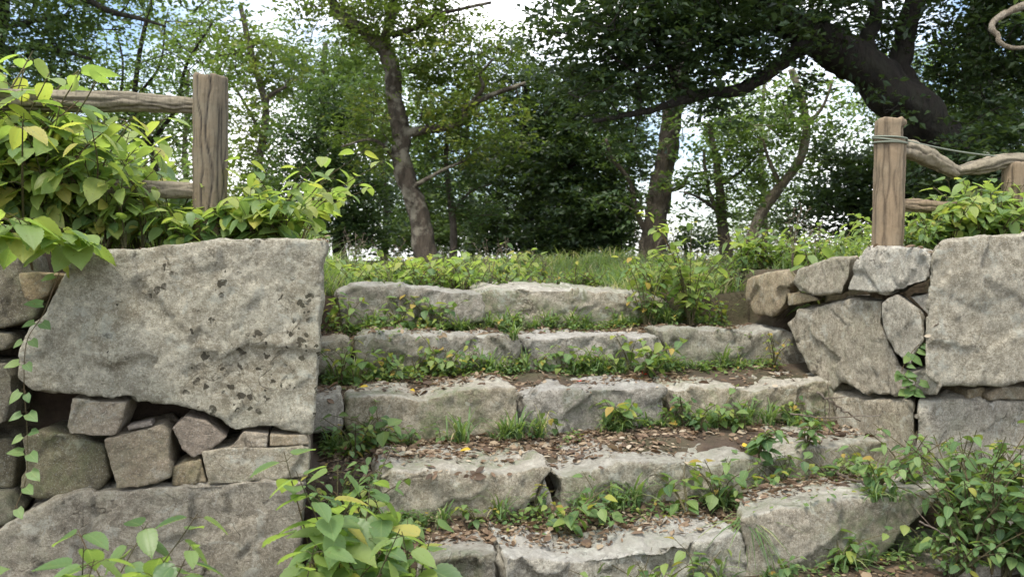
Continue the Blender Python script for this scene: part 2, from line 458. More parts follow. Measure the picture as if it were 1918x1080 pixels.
def soil():
    m, N, L = newmat('soil'); out = nd(N, 'ShaderNodeOutputMaterial'); bs = nd(N, 'ShaderNodeBsdfPrincipled', Roughness=.95)
    tc = nd(N, 'ShaderNodeTexCoord')
    def no(s, d=6.0):
        n = nd(N, 'ShaderNodeTexNoise', Scale=s, Detail=d, Roughness=.68); L.new(tc.outputs['Object'], n.inputs['Vector']); return n.outputs['Fac']
    r = ramp(N, [(.3, (.035, .024, .016)), (.55, (.085, .058, .038)), (.75, (.15, .11, .075))]); L.new(no(9), r.inputs['Fac'])
    c = mixc(N, L, mth(N, L, 'MULTIPLY', no(60), .5), r.outputs['Color'], (.05, .035, .022))
    g = ramp(N, [(.45, 0.0), (.6, 1.0)]); L.new(no(1.3), g.inputs['Fac'])
    c = mixc(N, L, mth(N, L, 'MULTIPLY', g.outputs['Color'], .5), c, (.05, .06, .02))
    L.new(c, bs.inputs['Base Color'])
    bp = nd(N, 'ShaderNodeBump', Strength=.8, Distance=.03); L.new(no(40), bp.inputs['Height']); L.new(bp.outputs[0], bs.inputs['Normal'])
    L.new(bs.outputs[0], out.inputs['Surface']); return m
M_SOIL = soil()

# ------------------------------------------------------------------ ground: one sheet, stepped under the stair
VK = [-0.34, 0.15, 0.77, 1.40, 2.00]
ZK = [0.30, 0.55, 0.80, 1.03, 1.29]
def gz(u, v):
    u = np.asarray(u, float); v = np.asarray(v, float)
    base = .03 + .16 * sstep(u, .9, 1.7) * (1 - sstep(-v, .9, 2.0)) + 0 * u
    st = base + .0
    prev = .03
    for k, (vk, zk) in enumerate(zip(VK, ZK)):
        lvl = zk - .03
        st = st + (lvl - prev) * sstep(v, vk + .17, vk + .23) * (1 - (k == 0) * .62 * sstep(u, .9, 1.7))
        st = np.where((k == 1) & (v > vk + .20), np.maximum(st, lvl - .01), st)
        prev = lvl
    tread = 0 * u
    for k in range(4):
        a, b = VK[k] + .23, VK[k + 1] + .1
        tread = np.maximum(tread, np.where((v > a) & (v < b), (.05, .13)[k == 0] * np.clip((v - a) / (b - a), 0, 1), 0))
    st = st + tread
    st = st + .12 * sstep(v, 3, 10)
    left = .03 + (1.53 - .03) * sstep(v, .33, .40) + .12 * sstep(v, .6, 4)
    right = .03 + (1.53 - .03) * sstep(v, .34, .42) - .10 * sstep(v, .8, 2.3)
    wl_ = 1 - sstep(u, -.10, -.04)
    wl_ = np.where(v > 2.2, (1 - sstep(u, -1.5, .6)) * sstep(v, 2.2, 3.2) + wl_ * (1 - sstep(v, 2.2, 3.2)), wl_)
    wr_ = sstep(u, WID + .30, WID + .37)
    wr_ = np.where(v > 2.2, sstep(u, WID - .3, WID + 1.2) * sstep(v, 2.2, 3.2) + wr_ * (1 - sstep(v, 2.2, 3.2)), wr_)
    h = st * (1 - wl_ - wr_) + left * wl_ + right * wr_
    h = h + .10 * sstep(v, 6, 14) - .003 * np.maximum(0, v - 24) * (v > 24)
    q = np.stack([u * 1.7, v * 1.7, 0 * u], -1).reshape(-1, 3)
    return h + .025 * fbm(q, 3, 5).reshape(np.shape(u)) * np.where(v > 3, 2.2, 1)
def ground(x, y):
    u, v = uv_of((x, y)); return float(gz(np.array([u]), np.array([v]))[0])
def axis(lo, hi, step, far, grow=1.16):
    c = list(np.arange(lo, hi, step)); s = step; x = c[-1]
    while x < far: s *= grow; x += s; c.append(x)
    s = step; x = c[0]; pre = []
    while x > -far: s *= grow; x -= s; pre.append(x)
    return np.array(pre[::-1] + c)
ua, va = axis(-2.6, 4.6, .035, 900), axis(-.9, 3.0, .03, 900)
UU, VV = np.meshgrid(ua, va)
HH = gz(UU, VV)
HH = np.where(VV < -2, HH * 0 + .03 - .02 * np.minimum(30, -VV - 2), HH)
gx = O.x + U.x * UU + V.x * VV; gy = O.y + U.y * UU + V.y * VV
gv = np.stack([gx, gy, HH], -1).reshape(-1, 3)
nu, nv = len(ua), len(va)
ii = np.arange(nv - 1)[:, None] * nu + np.arange(nu - 1)[None, :]
gf = np.stack([ii, ii + 1, ii + nu + 1, ii + nu], -1).reshape(-1, 4)
ground_o = tag(obj('ground', mesh_np('ground', gv, [gf]), M_SOIL), kind='structure')

BV, BF, BN = [gv], [gf], [len(gv)]
def bvh_add(v, f):
    BV.append(v); BF.append(f + BN[0]); BN[0] += len(v)

# ------------------------------------------------------------------ stones
def stone(name, label, poly, plane, thick, mat, cat='stone', group=None, voxel=.016, amp=1.0, proud=0.0, seed=0, up=0.0, smooth=3, grow=1.015, ext=None):
    """split block: front outline on a wall or riser plane, given its real thickness behind it"""
    p0, n, e1 = plane                                  # n points into the wall
    p0 = p0 - n * proud
    pts = [onplane(x, y, p0, n) for x, y in poly]
    c0 = sum(pts, Vector()) / len(pts)
    q = np.array([((p - c0).dot(e1), p.z - c0.z) for p in pts]) * grow
    rg = np.random.default_rng(seed + 100)
    fine = []
    for i in range(len(q)):
        a, b = q[i], q[(i + 1) % len(q)]
        k = max(1, int(np.linalg.norm(b - a) / .07))
        for j in range(k):
            t = j / k
            fine.append(a + (b - a) * t + (rg.normal(0, .004, 2) if j else 0))
    q = np.array(fine)
    area = np.sum(q[:, 0] * np.roll(q[:, 1], -1) - np.roll(q[:, 0], -1) * q[:, 1])
    if area < 0: q = q[::-1]
    m = len(q)
    bm = bmesh.new()
    rings = []
    for w, s in ((0, 1.0), (thick * .5, 1.0), (thick, .95)):
        ring = []
        for a, b in q:
            z = b * (s if b < 0 else 1 - (1 - s) * .3) + up * w
            p = e1 * (a * s) + (ext or n) * w + Z * z
            ring.append(bm.verts.new(p))
        rings.append(ring)
    flip = e1.cross(Z).dot(n) < 0
    for r0, r1 in zip(rings, rings[1:]):
        for i in range(m):
            j = (i + 1) % m
            bm.faces.new([r0[i], r0[j], r1[j], r1[i]])
    bm.faces.new(rings[0][::-1]); bm.faces.new(rings[-1])
    bmesh.ops.recalc_face_normals(bm, faces=bm.faces)
    me = bpy.data.meshes.new('tmp'); bm.to_mesh(me); bm.free()
    o = bpy.data.objects.new(name, me); COL.objects.link(o)
    md = o.modifiers.new('r', 'REMESH'); md.mode = 'VOXEL'; md.voxel_size = voxel
    s = o.modifiers.new('s', 'SMOOTH'); s.factor = .5; s.iterations = smooth
    dg = bpy.context.evaluated_depsgraph_get()
    me2 = bpy.data.meshes.new_from_object(o.evaluated_get(dg))
    o.modifiers.clear(); o.data = me2; bpy.data.meshes.remove(me)
    me2.name = name
    nvv = len(me2.vertices)
    co = np.zeros(nvv * 3); me2.vertices.foreach_get('co', co); co = co.reshape(-1, 3)
    no = np.zeros(nvv * 3); me2.vertices.foreach_get('normal', no); no = no.reshape(-1, 3)
    w = co + seed * 7.31
    d = .010 * fbm(w * 3.0, 2, seed) + .030 * facets(w * 3.6, seed) + .012 * facets(w * 10.0, seed + 9) + .006 * fbm(w * 30, 3, seed + 3) - .006
    pull = sstep(fbm(w * 2.3, 2, seed + 40), .35, .8) * .02
    d = (d - pull * .6) * amp * .72
    co = co + no * d[:, None]
    me2.vertices.foreach_set('co', co.astype(np.float32).ravel())
    me2.polygons.foreach_set('use_smooth', np.ones(len(me2.polygons), bool))
    me2.update()
    if me2.materials: me2.materials.clear()
    me2.materials.append(mat)
    o.location = c0
    tag(o, label, cat, group)
    npoly = len(me2.polygons)
    lv = np.zeros(len(me2.loops), np.int32); me2.loops.foreach_get('vertex_index', lv)
    if len(lv) == npoly * 4: bvh_add(co + np.array(c0), lv.reshape(-1, 4))
    return o

FRONT = (O, V, U)                                     # the wall face either side of the stair
FEXT = (U + V * 1.1).normalized()
FLANK = (P(WID, 0), U, V)                             # right side wall of the stair, seen from the stair
def row(k, dv=0.0): return (P(0, VK[k] + dv), V, U)

S = stone
# left wall
S('wall_block', 'huge pale lichen-spotted granite block capping the left wall, biggest stone in the scene',
  [(148,480),(215,470),(330,462),(440,452),(560,447),(609,450),(611,472),(600,500),(604,560),(598,640),(590,740),(581,812),(520,803),(432,810),(412,786),(330,757),(240,748),(180,744),(60,733),(34,708),(40,655),(60,612),(86,588),(97,560),(120,520)],
  FRONT, .62, G_PALE, 'stone block', voxel=.013, amp=.72, seed=1)
S('wall_block', 'long low granite base block under the brown rubble of the left wall',
  [(-20,1010),(8,985),(45,962),(100,938),(200,918),(330,912),(420,903),(500,900),(572,898),(568,980),(558,1080),(552,1160),(400,1180),(180,1180),(-20,1160)],
  FRONT, .55, G_WALL, 'stone block', voxel=.014, amp=.75, proud=.03, seed=2)
S('rubble_stone', 'square brown stone wedged directly under the left tip of the huge pale block', [(133,745),(238,752),(217,818),(125,814)], FRONT, .26, G_BROWN, voxel=.009, amp=.35, seed=3, smooth=2)
S('rubble_stone', 'dull dark grey boulder in the left rubble layer, above the end of the base block', [(40,818),(75,806),(150,820),(192,838),(203,893),(180,922),(70,938),(36,915)], FRONT, .3, G_DARK, voxel=.012, amp=.6, proud=-.04, seed=4)
S('rubble_stone', 'upright mottled tan stone amid the left rubble layer, a chip lying on top', [(193,822),(250,807),(300,797),(316,812),(319,893),(262,913),(216,917),(203,870)], FRONT, .3, G_BROWN, voxel=.009, amp=.5, proud=.02, seed=5, smooth=3)
S('stone_chip', 'thin pale stone chip lying on the upright mottled tan stone in the gap', [(238,797),(282,788),(285,797),(240,806)], FRONT, .08, G_PINK, 'stone chip', voxel=.004, amp=.12, proud=-.02, seed=6, smooth=2)
S('rubble_stone', 'pinkish five-sided stone tucked under the huge pale block', [(322,802),(346,779),(385,788),(424,820),(362,859),(340,842)], FRONT, .24, G_PINK, voxel=.008, amp=.3, seed=7, smooth=2)
S('rubble_stone', 'small orange-tan stone with a pale patch left of the long flat filler stone', [(322,876),(376,858),(388,905),(324,908)], FRONT, .22, G_BROWN, voxel=.008, amp=.3, seed=8, smooth=2)
S('rubble_stone', 'long flat brown filler stone at the right end of the left rubble layer', [(376,846),(420,839),(500,838),(581,833),(578,896),(470,903),(390,908)], FRONT, .3, G_WALL, voxel=.009, amp=.35, proud=.01, seed=9, smooth=2)
S('rubble_stone', 'small tan wedge resting on the long flat brown filler stone', [(428,840),(456,808),(504,812),(500,839)], FRONT, .22, G_BROWN, voxel=.007, amp=.25, seed=10, smooth=2)
S('rubble_stone', 'low tan shim between the huge pale block and the right end of the filler', [(505,813),(574,813),(580,833),(504,837)], FRONT, .24, G_BROWN, voxel=.007, amp=.2, seed=11, smooth=2)
S('rubble_stone', 'mossy dark boulder at the top left edge of the picture, under the overhanging leaves', [(-330,472),(30,478),(52,535),(80,572),(62,600),(0,616),(-330,610)], FRONT, .4, G_DARK, voxel=.013, amp=.6, proud=-.06, seed=12)
S('rubble_stone', 'small mossy brown stone between the mossy dark boulder and the huge pale block', [(31,510),(102,514),(90,550),(62,568),(45,558)], FRONT, .25, G_BROWN, voxel=.009, amp=.35, proud=-.01, seed=13)
S('rubble_stone', 'low dark stone showing at the left picture edge under the mossy dark boulder', [(-330,622),(14,625),(22,640),(8,655),(-330,660)], FRONT, .3, G_DARK, voxel=.009, amp=.4, proud=-.05, seed=14)
S('rubble_stone', 'tall rounded dark stone at the left picture edge beside the huge pale block', [(-330,676),(5,680),(20,705),(22,742),(8,792),(-330,800)], FRONT, .3, G_DARK, voxel=.01, amp=.5, proud=-.02, seed=15)
S('rubble_stone', 'brown stone at the left picture edge beside the dull dark grey boulder', [(-330,925),(2,932),(27,968),(8,986),(-330,990)], FRONT, .3, G_DARK, voxel=.01, amp=.4, seed=16)
S('rubble_stone', 'flat brown stone at the left picture edge against the end of the base block', [(-330,992),(12,990),(20,1002),(4,1028),(-330,1040)], FRONT, .3, G_BROWN, voxel=.01, amp=.4, seed=17)
S('rubble_stone', 'dark stone low in the left picture edge gap below the tall rounded one', [(-330,810),(20,820),(30,860),(22,915),(-330,920)], FRONT, .3, G_DARK, voxel=.011, amp=.5, proud=-.12, seed=18)

# right wall, corner block and stair side
S('wall_block', 'tall squared granite corner block at the right picture edge',
  [(1750,466),(1768,450),(1850,441),(1935,438),(2330,436),(2330,700),(1918,716),(1850,722),(1762,722),(1736,706),(1732,650),(1738,560)], FRONT, .6, G_CORNER, 'stone block', ext=FEXT, voxel=.014, amp=.7, proud=.10, seed=21, smooth=8)
S('wall_block', 'wide granite base block beneath the squared corner block, partly behind leafy weeds',
  [(1720,750),(1800,747),(1918,752),(2330,752),(2330,1000),(1900,1010),(1730,1000),(1716,880)], FRONT, .55, G_WALL, 'stone block', ext=FEXT, voxel=.016, amp=.8, proud=.02, seed=22)
S('stone_shim', 'small round shim stone under the corner block, left of the flat shim', [(1812,728),(1845,723),(1852,744),(1812,748)], FRONT, .2, G_BROWN, voxel=.008, amp=.3, seed=23, smooth=3)
S('stone_shim', 'flat brown shim stone under the corner block at the right picture edge', [(1848,738),(1880,724),(1935,722),(1960,750),(1852,750)], FRONT, .22, G_BROWN, voxel=.008, amp=.3, proud=.03, seed=24, smooth=3)
S('side_stone', 'broad slanting brown-grey stone filling the middle of the stair side wall',
  [(1470,604),(1490,576),(1600,553),(1656,560),(1652,600),(1668,640),(1690,690),(1712,705),(1700,745),(1640,742),(1580,715),(1560,735),(1515,700),(1490,655)], FLANK, .5, G_WALL, ext=FEXT, grow=.965, voxel=.014, amp=.8, seed=25)
S('side_stone', 'pale upright lozenge stone beside the left edge of the corner block', [(1652,566),(1682,550),(1728,588),(1733,640),(1706,690),(1672,662),(1650,604)], FLANK, .35, G_CORNER, ext=FEXT, grow=.965, voxel=.010, amp=.5, proud=.04, seed=26, smooth=4)
S('side_stone', 'small grey triangular stone above the pale lozenge stone', [(1698,553),(1745,546),(1740,594)], FLANK, .3, G_WALL, ext=FEXT, grow=.965, voxel=.009, amp=.35, seed=27, smooth=3)
S('side_stone', 'big pale capstone at the foot of the bound fence post', [(1582,546),(1600,490),(1622,463),(1700,460),(1752,470),(1745,520),(1738,530),(1690,548),(1640,552)], FLANK, .42, G_CORNER, ext=FEXT, grow=.965, voxel=.012, amp=.7, proud=.05, seed=28, smooth=5)
S('side_stone', 'lower grey capstone next up the stair from the capstone under the post', [(1482,532),(1494,502),(1558,480),(1597,478),(1592,520),(1577,552),(1522,556),(1492,547)], FLANK, .42, G_WALL, ext=FEXT, grow=.965, voxel=.012, amp=.7, proud=.03, seed=29, smooth=5)
S('side_stone', 'small orange-brown filler stone under the lower grey capstone', [(1472,548),(1510,549),(1538,562),(1474,574)], FLANK, .3, G_BROWN, ext=FEXT, grow=.965, voxel=.009, amp=.35, seed=30, smooth=3)
S('side_stone', 'brown end stone of the side wall beside the bush at the top step', [(1400,522),(1470,504),(1482,530),(1472,570),(1446,594),(1410,588),(1394,552)], FLANK, .4, G_BROWN, ext=FEXT, grow=.98, voxel=.014, amp=.7, seed=31)
S('side_stone', 'knobbly brown stone at the bottom of the side wall below the lozenge stone', [(1690,700),(1740,690),(1768,722),(1756,742),(1708,744)], FLANK, .35, G_WALL, ext=FEXT, grow=.965, voxel=.010, amp=.5, proud=.03, seed=32, smooth=4)
S('side_stone', 'lowest stone of the stair side wall, half buried behind weeds', [(1560,735),(1640,745),(1716,752),(1722,900),(1640,860),(1565,800)], FLANK, .4, G_WALL, ext=FEXT, grow=.965, voxel=.014, amp=.6, seed=33)

# steps, top row first
T = 'stone step'
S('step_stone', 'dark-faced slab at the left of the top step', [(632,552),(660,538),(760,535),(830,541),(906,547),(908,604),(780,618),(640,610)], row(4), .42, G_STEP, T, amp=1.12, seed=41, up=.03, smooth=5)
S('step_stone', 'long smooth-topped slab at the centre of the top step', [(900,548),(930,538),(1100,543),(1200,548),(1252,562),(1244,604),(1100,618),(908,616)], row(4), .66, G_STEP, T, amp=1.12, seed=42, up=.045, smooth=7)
S('step_stone', 'stubby dark stone at the left end of the second step down', [(585,640),(640,632),(657,640),(656,700),(585,706)], row(3), .35, G_WALL, T, seed=44, smooth=5)
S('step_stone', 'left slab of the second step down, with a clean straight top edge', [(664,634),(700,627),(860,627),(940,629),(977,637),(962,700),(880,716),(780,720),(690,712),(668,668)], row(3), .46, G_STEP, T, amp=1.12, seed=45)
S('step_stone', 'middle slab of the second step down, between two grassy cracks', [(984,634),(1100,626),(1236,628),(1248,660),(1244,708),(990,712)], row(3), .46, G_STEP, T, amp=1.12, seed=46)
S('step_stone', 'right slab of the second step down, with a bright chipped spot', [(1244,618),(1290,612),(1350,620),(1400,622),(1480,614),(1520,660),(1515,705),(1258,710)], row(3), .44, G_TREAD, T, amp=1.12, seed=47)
S('step_stone', 'dark end stone at the left of the third step down', [(580,744),(640,738),(644,806),(580,812)], row(2), .36, G_WALL, T, seed=48, smooth=5)
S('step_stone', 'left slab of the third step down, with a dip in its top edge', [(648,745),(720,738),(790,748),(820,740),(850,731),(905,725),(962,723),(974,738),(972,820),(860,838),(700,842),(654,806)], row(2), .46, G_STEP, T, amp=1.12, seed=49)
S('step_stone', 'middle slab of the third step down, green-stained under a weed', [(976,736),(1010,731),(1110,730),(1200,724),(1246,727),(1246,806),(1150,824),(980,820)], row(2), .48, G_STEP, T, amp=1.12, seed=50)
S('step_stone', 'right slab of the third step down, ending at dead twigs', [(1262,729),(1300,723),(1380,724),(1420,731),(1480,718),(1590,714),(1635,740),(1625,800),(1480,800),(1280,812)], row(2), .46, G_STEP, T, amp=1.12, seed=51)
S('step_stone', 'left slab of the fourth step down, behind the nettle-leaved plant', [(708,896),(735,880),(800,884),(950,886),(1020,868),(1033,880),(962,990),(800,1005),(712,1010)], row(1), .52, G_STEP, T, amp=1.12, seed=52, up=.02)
S('step_stone', 'small triangular stone between two slabs of the fourth step down', [(982,1000),(1020,890),(1058,1000)], row(1, .03), .25, G_WALL, T, voxel=.01, amp=.4, seed=53, smooth=3)
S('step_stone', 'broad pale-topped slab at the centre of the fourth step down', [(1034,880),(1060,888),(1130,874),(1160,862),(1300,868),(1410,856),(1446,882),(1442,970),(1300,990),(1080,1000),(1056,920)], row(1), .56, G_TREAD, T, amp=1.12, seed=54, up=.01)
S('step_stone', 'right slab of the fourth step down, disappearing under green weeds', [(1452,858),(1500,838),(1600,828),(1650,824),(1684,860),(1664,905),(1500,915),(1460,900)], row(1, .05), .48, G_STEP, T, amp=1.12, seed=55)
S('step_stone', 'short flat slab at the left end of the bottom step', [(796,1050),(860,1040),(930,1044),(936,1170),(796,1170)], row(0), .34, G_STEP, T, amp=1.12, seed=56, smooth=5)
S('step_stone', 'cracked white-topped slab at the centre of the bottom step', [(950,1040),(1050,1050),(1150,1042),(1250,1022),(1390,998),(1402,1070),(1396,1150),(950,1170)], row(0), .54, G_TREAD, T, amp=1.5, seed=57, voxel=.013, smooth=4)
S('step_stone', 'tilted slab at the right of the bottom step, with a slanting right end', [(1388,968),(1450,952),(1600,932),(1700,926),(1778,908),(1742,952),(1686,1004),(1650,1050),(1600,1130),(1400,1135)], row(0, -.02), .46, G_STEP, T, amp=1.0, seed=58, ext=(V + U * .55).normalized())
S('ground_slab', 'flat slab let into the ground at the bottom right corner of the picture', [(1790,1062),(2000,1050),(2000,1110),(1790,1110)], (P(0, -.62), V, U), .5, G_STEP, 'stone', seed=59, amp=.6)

_bt = BVHTree.FromPolygons([tuple(v) for v in np.concatenate(BV)], [tuple(f) for f in np.concatenate(BF).tolist()])
def drop(x, y, z0=4.0):
    h = _bt.ray_cast(Vector((x, y, z0)), Vector((0, 0, -1)))
    return (h[0].z, h[1]) if h[0] is not None else (ground(x, y), Z)
def hitpx(x, y):
    """surface point seen at a photograph pixel"""
    r = ray(x, y).normalized()
    h = _bt.ray_cast(EYE, r)
    return h[0]

# ------------------------------------------------------------------ leaves, stems, plants
def leaf_template(rows, serr, shape, fold=.16, droop=.25):
    t = np.linspace(0, 1, rows)
    if shape == 'ovate': w = np.sin(np.pi * np.clip(t, 0, 1) ** .72) ** .85 * (1 - .25 * t)
    elif shape == 'acum': w = np.sin(np.pi * np.clip(t, 0, 1) ** .70) ** .72 * (1 - .18 * t) * (1 - .55 * sstep(t, .74, 1.0))
    elif shape == 'heart': w = np.where(t < .25, .75 + t, 1.0 - ((t - .25) / .75) ** 1.5)
    else: w = np.sin(np.pi * t ** .9) ** .9
    w = w / w.max() * .5
    w[0] = max(w[0], .0 if shape != 'heart' else .3); w[-1] = 0
    if serr:
        w = w * (1 + serr * np.where(np.arange(rows) % 2 == 0, 1, -1) * (t > .1) * (t < .95))
    v, s = [], []
    for k in range(rows):
        for q in (-1, -.5, 0, .5, 1):
            y0 = t[k] - (.10 * abs(q) if shape == 'heart' and k == 0 else 0) + (.02 * abs(q) if serr else 0)
            v.append((q * w[k], y0, fold * abs(q) * w[k] * 2 * .5 - droop * t[k] ** 2 * .5 - .03 * (abs(q) == .5) * (k % 2)))
            s.append((q, t[k], 0))
    f = []
    for k in range(rows - 1):
        for q in range(4):
            a = k * 5 + q; f.append((a, a + 1, a + 6, a + 5))
    return np.array(v), np.array(f), np.array(s)
LT_NETTLE = leaf_template(17, .045, 'acum', fold=.12, droop=.32)
LT_OVAL = leaf_template(6, 0, 'oval')
LT_HEART = leaf_template(8, 0, 'heart', fold=.1)
LT_SIMPLE = leaf_template(5, 0, 'ovate', fold=.2, droop=.3)

def frames(d, up):
    d = d / (np.linalg.norm(d, axis=1)[:, None] + 1e-9)
    x = np.cross(d, up); x /= np.linalg.norm(x, axis=1)[:, None] + 1e-9
    n = np.cross(x, d)
    return np.stack([x, d, n], -1)                    # columns
def leaf_batch(geo, tpl, pos, d, up, length, width, rnd):
    tv, tf, ts = tpl
    L = len(pos); R = frames(d, up)
    sc = np.stack([width, length, length], -1)
    tv_ = tv[None] * sc[:, None, :]
    tv_ = tv_ + 0
    v = np.einsum('lij,lnj->lni', R, tv_) + pos[:, None, :]
    n = len(tv)
    f = (tf[None] + (np.arange(L) * n)[:, None, None]).reshape(-1, 4)
    geo.add(v.reshape(-1, 3), [f], rnd=np.repeat(rnd, n), lf=np.tile(ts, (L, 1)))

def plant_meshes(seed, height, stems, pairs, ll, spread=.35, tpl=LT_NETTLE, ratio=.62, pet=.35, r0=.004, lean=(0, 0), rndc=.5, rnds=.25, flat=.75, low=.15, dz=.15):
    rg = np.random.default_rng(seed)
    gs, gl = Geo(), Geo()
    for s in range(stems):
        a = rg.uniform(0, 2 * math.pi); sp = spread * rg.uniform(.4, 1.2)
        h = height * rg.uniform(.65, 1.05)
        tip = np.array([math.cos(a) * sp * h + lean[0] * h, math.sin(a) * sp * h + lean[1] * h, h])
        mid = np.array([tip[0] * .30, tip[1] * .30, h * .55]) + rg.normal(0, .03 * h, 3)
        pts, rr = smooth_path([np.array([0, 0, -.03]), mid, tip], [r0, r0 * .8, r0 * .35], 9)
        v, f = tube(pts, rr, 5, False); gs.add(v, f)
        az = rg.uniform(0, math.pi)
        for k in range(pairs):
            t = low + (1 - low) * (k + .6) / pairs
            i = t * 8; i0 = min(int(i), 7); p = pts[i0] + (pts[i0 + 1] - pts[i0]) * (i - i0)
            sz = ll * (.55 + .55 * math.sin(math.pi * min(1, t * .75 + .12))) * rg.uniform(.75, 1.15)
            for side in (0, 1):
                if rg.random() < .1: continue
                th = az + side * math.pi + rg.normal(0, .3)
                el = rg.normal(.15, .2)
                pd = np.array([math.cos(th), math.sin(th), el + .25]); pd /= np.linalg.norm(pd)
                pl = sz * pet * rg.uniform(.6, 1.2)
                q = p + pd * pl
                pv, pf = tube(np.array([p, p + pd * pl * .5 + np.array([0, 0, .03 * sz]), q]), np.array([r0 * .45, r0 * .35, r0 * .3]), 3, False); gs.add(pv, pf)
                d = np.array([[math.cos(th), math.sin(th), rg.normal(-.22 - dz, .34)]])
                up = np.array([[rg.normal(0, 1 - flat), rg.normal(0, 1 - flat), 1.0]])
                r = np.clip(rg.normal(rndc, rnds) + (.0 if t < .8 else .1), 0, 1)
                leaf_batch(gl, tpl, q[None], d, up, np.array([sz]), np.array([sz * ratio * rg.uniform(.85, 1.1)]), np.array([r]))
            az += math.pi / 2 + rg.normal(0, .2)
    return gs, gl
def make_plant(name, label, cat, group, seed, leafm, stemm=M_STEM, **kw):
    gs, gl = plant_meshes(seed, **kw)
    t = thing(name, label, cat, group=group)
    obj('stem', gs.mesh('stem'), stemm, t); obj('foliage', gl.mesh('foliage'), leafm, t)
    return t

def planter(protos, spots, label, group):
    used = set()
    for (loc, rz, sc, tilt) in spots:
        i = random.randrange(len(protos)); r = protos[i]
        rot = (tilt[0], tilt[1], rz)
        if i not in used:
            used.add(i); r.location = loc; r.rotation_euler = rot; r.scale = (sc,) * 3; r['label'] = label; r['group'] = group
        else: dup(r, loc, rot, sc, label, group)
    for i, r in enumerate(protos):
        if i not in used:
            for c in list(r.children): bpy.data.objects.remove(c)
            bpy.data.objects.remove(r)
def protos(n, name, cat, leafm, seed, **kw):
    return [make_plant(name, '', cat, '', seed + i, leafm, **kw) for i in range(n)]

# ------------------------------------------------------------------ fences of moulded concrete logs
def proj(p):
    q = Vector(p) - EYE; cp, sp = math.cos(PITCH), math.sin(PITCH)
    f = q.y * cp - q.z * sp; up = q.y * sp + q.z * cp
    return CX + FPX * q.x / f, CY - FPX * up / f

def post_mesh(h, r, seed, ncr=9, cw=.16, depth=.10, notch=None, dark=1.0):
    sides, n = 72, 64
    z = np.concatenate([np.linspace(-.5, h - .012, n), [h - .004, h]])
    ang = np.linspace(0, 2 * math.pi, sides, endpoint=False)
    A, ZZ = np.meshgrid(ang, z)
    rg = np.random.default_rng(seed)
    cr = np.zeros_like(A)
    for k in range(ncr):
        a0 = 2 * math.pi * k / ncr + rg.normal(0, .12); z0 = rg.uniform(-.6, h * .35); z1 = max(rg.uniform(.55, 1.25) * h, z0 + .2)
        p = np.stack([ZZ.ravel() * 5 + k * 9, 0 * ZZ.ravel() + seed, 0 * ZZ.ravel()], -1)
        a = a0 + .24 * fbm(p, 3, k).reshape(A.shape)
        d = np.abs((A - a + math.pi) % (2 * math.pi) - math.pi)
        g = np.clip(1 - d / cw, 0, 1) * sstep(ZZ, z0, z0 + .06) * (1 - sstep(ZZ, z1 - .06, z1))
        cr = np.maximum(cr, g)
    P3 = np.stack([np.cos(A).ravel() * 2, np.sin(A).ravel() * 2, ZZ.ravel() * 6], -1)
    nz = fbm(P3 * 1.4, 3, seed).reshape(A.shape)
    R = r * (1 + .035 * nz + .03 * fbm(P3 * 5, 2, seed + 5).reshape(A.shape) - depth * cr)
    R[-2] *= .965; R[-1] *= .90
    if notch:
        a0, wa, zl, zh = notch
        d = np.abs((A - a0 + math.pi) % (2 * math.pi) - math.pi)
        m = (1 - sstep(d, wa * .75, wa)) * sstep(ZZ, zl - .015, zl + .01) * (1 - sstep(ZZ, zh - .01, zh + .012))
        R = R * (1 - .34 * m); cr = np.maximum(cr, .75 * m)
    v = np.stack([R * np.cos(A), R * np.sin(A), ZZ + .008 * nz * (ZZ > h - .03)], -1).reshape(-1, 3)
    N = len(z)
    i = np.arange(N - 1)[:, None] * sides; j = np.arange(sides)[None, :]; j2 = (j + 1) % sides
    f = np.stack([i + j, i + j2, i + sides + j2, i + sides + j], -1).reshape(-1, 4)
    v = np.vstack([v, [0, 0, h - .004]])
    jj = np.arange(sides)
    cap = np.stack([(N - 1) * sides + jj, (N - 1) * sides + (jj + 1) % sides, np.full(sides, len(v) - 1)], -1)
    return mesh_np('post', v, [f, cap], True, {'crack': ('FLOAT', np.append(cr.ravel() * dark, 0))})

def rail_mesh(pts, rad, seed, base, ncr=6):
    n = 70; sides = 40
    p, r = smooth_path(pts, rad, n)
    ang = np.linspace(0, 2 * math.pi, sides, endpoint=False)
    A, T_ = np.meshgrid(ang, np.linspace(0, 1, n))
    cr = np.zeros_like(A); rg = np.random.default_rng(seed)
    for k in range(ncr):
        a0 = 2 * math.pi * k / ncr + rg.normal(0, .2)
        q = np.stack([T_.ravel() * 6 + k * 5, 0 * T_.ravel() + seed, 0 * T_.ravel()], -1)
        a = a0 + .35 * fbm(q, 3, k).reshape(A.shape)
        d = np.abs((A - a + math.pi) % (2 * math.pi) - math.pi)
        cr = np.maximum(cr, np.clip(1 - d / .2, 0, 1))
    q = np.stack([np.cos(A).ravel() * 1.5, np.sin(A).ravel() * 1.5, T_.ravel() * 4], -1)
    R = r[:, None] * (1 + .17 * fbm(q, 3, seed).reshape(A.shape) + .08 * fbm(q * 4, 2, seed + 2).reshape(A.shape) - .20 * cr)
    v, f = tube(p, R, sides)
    return mesh_np('rail', v - np.array(base), f, True, {'crack': ('FLOAT', np.append(cr.ravel() * .7, [0, 0]))})

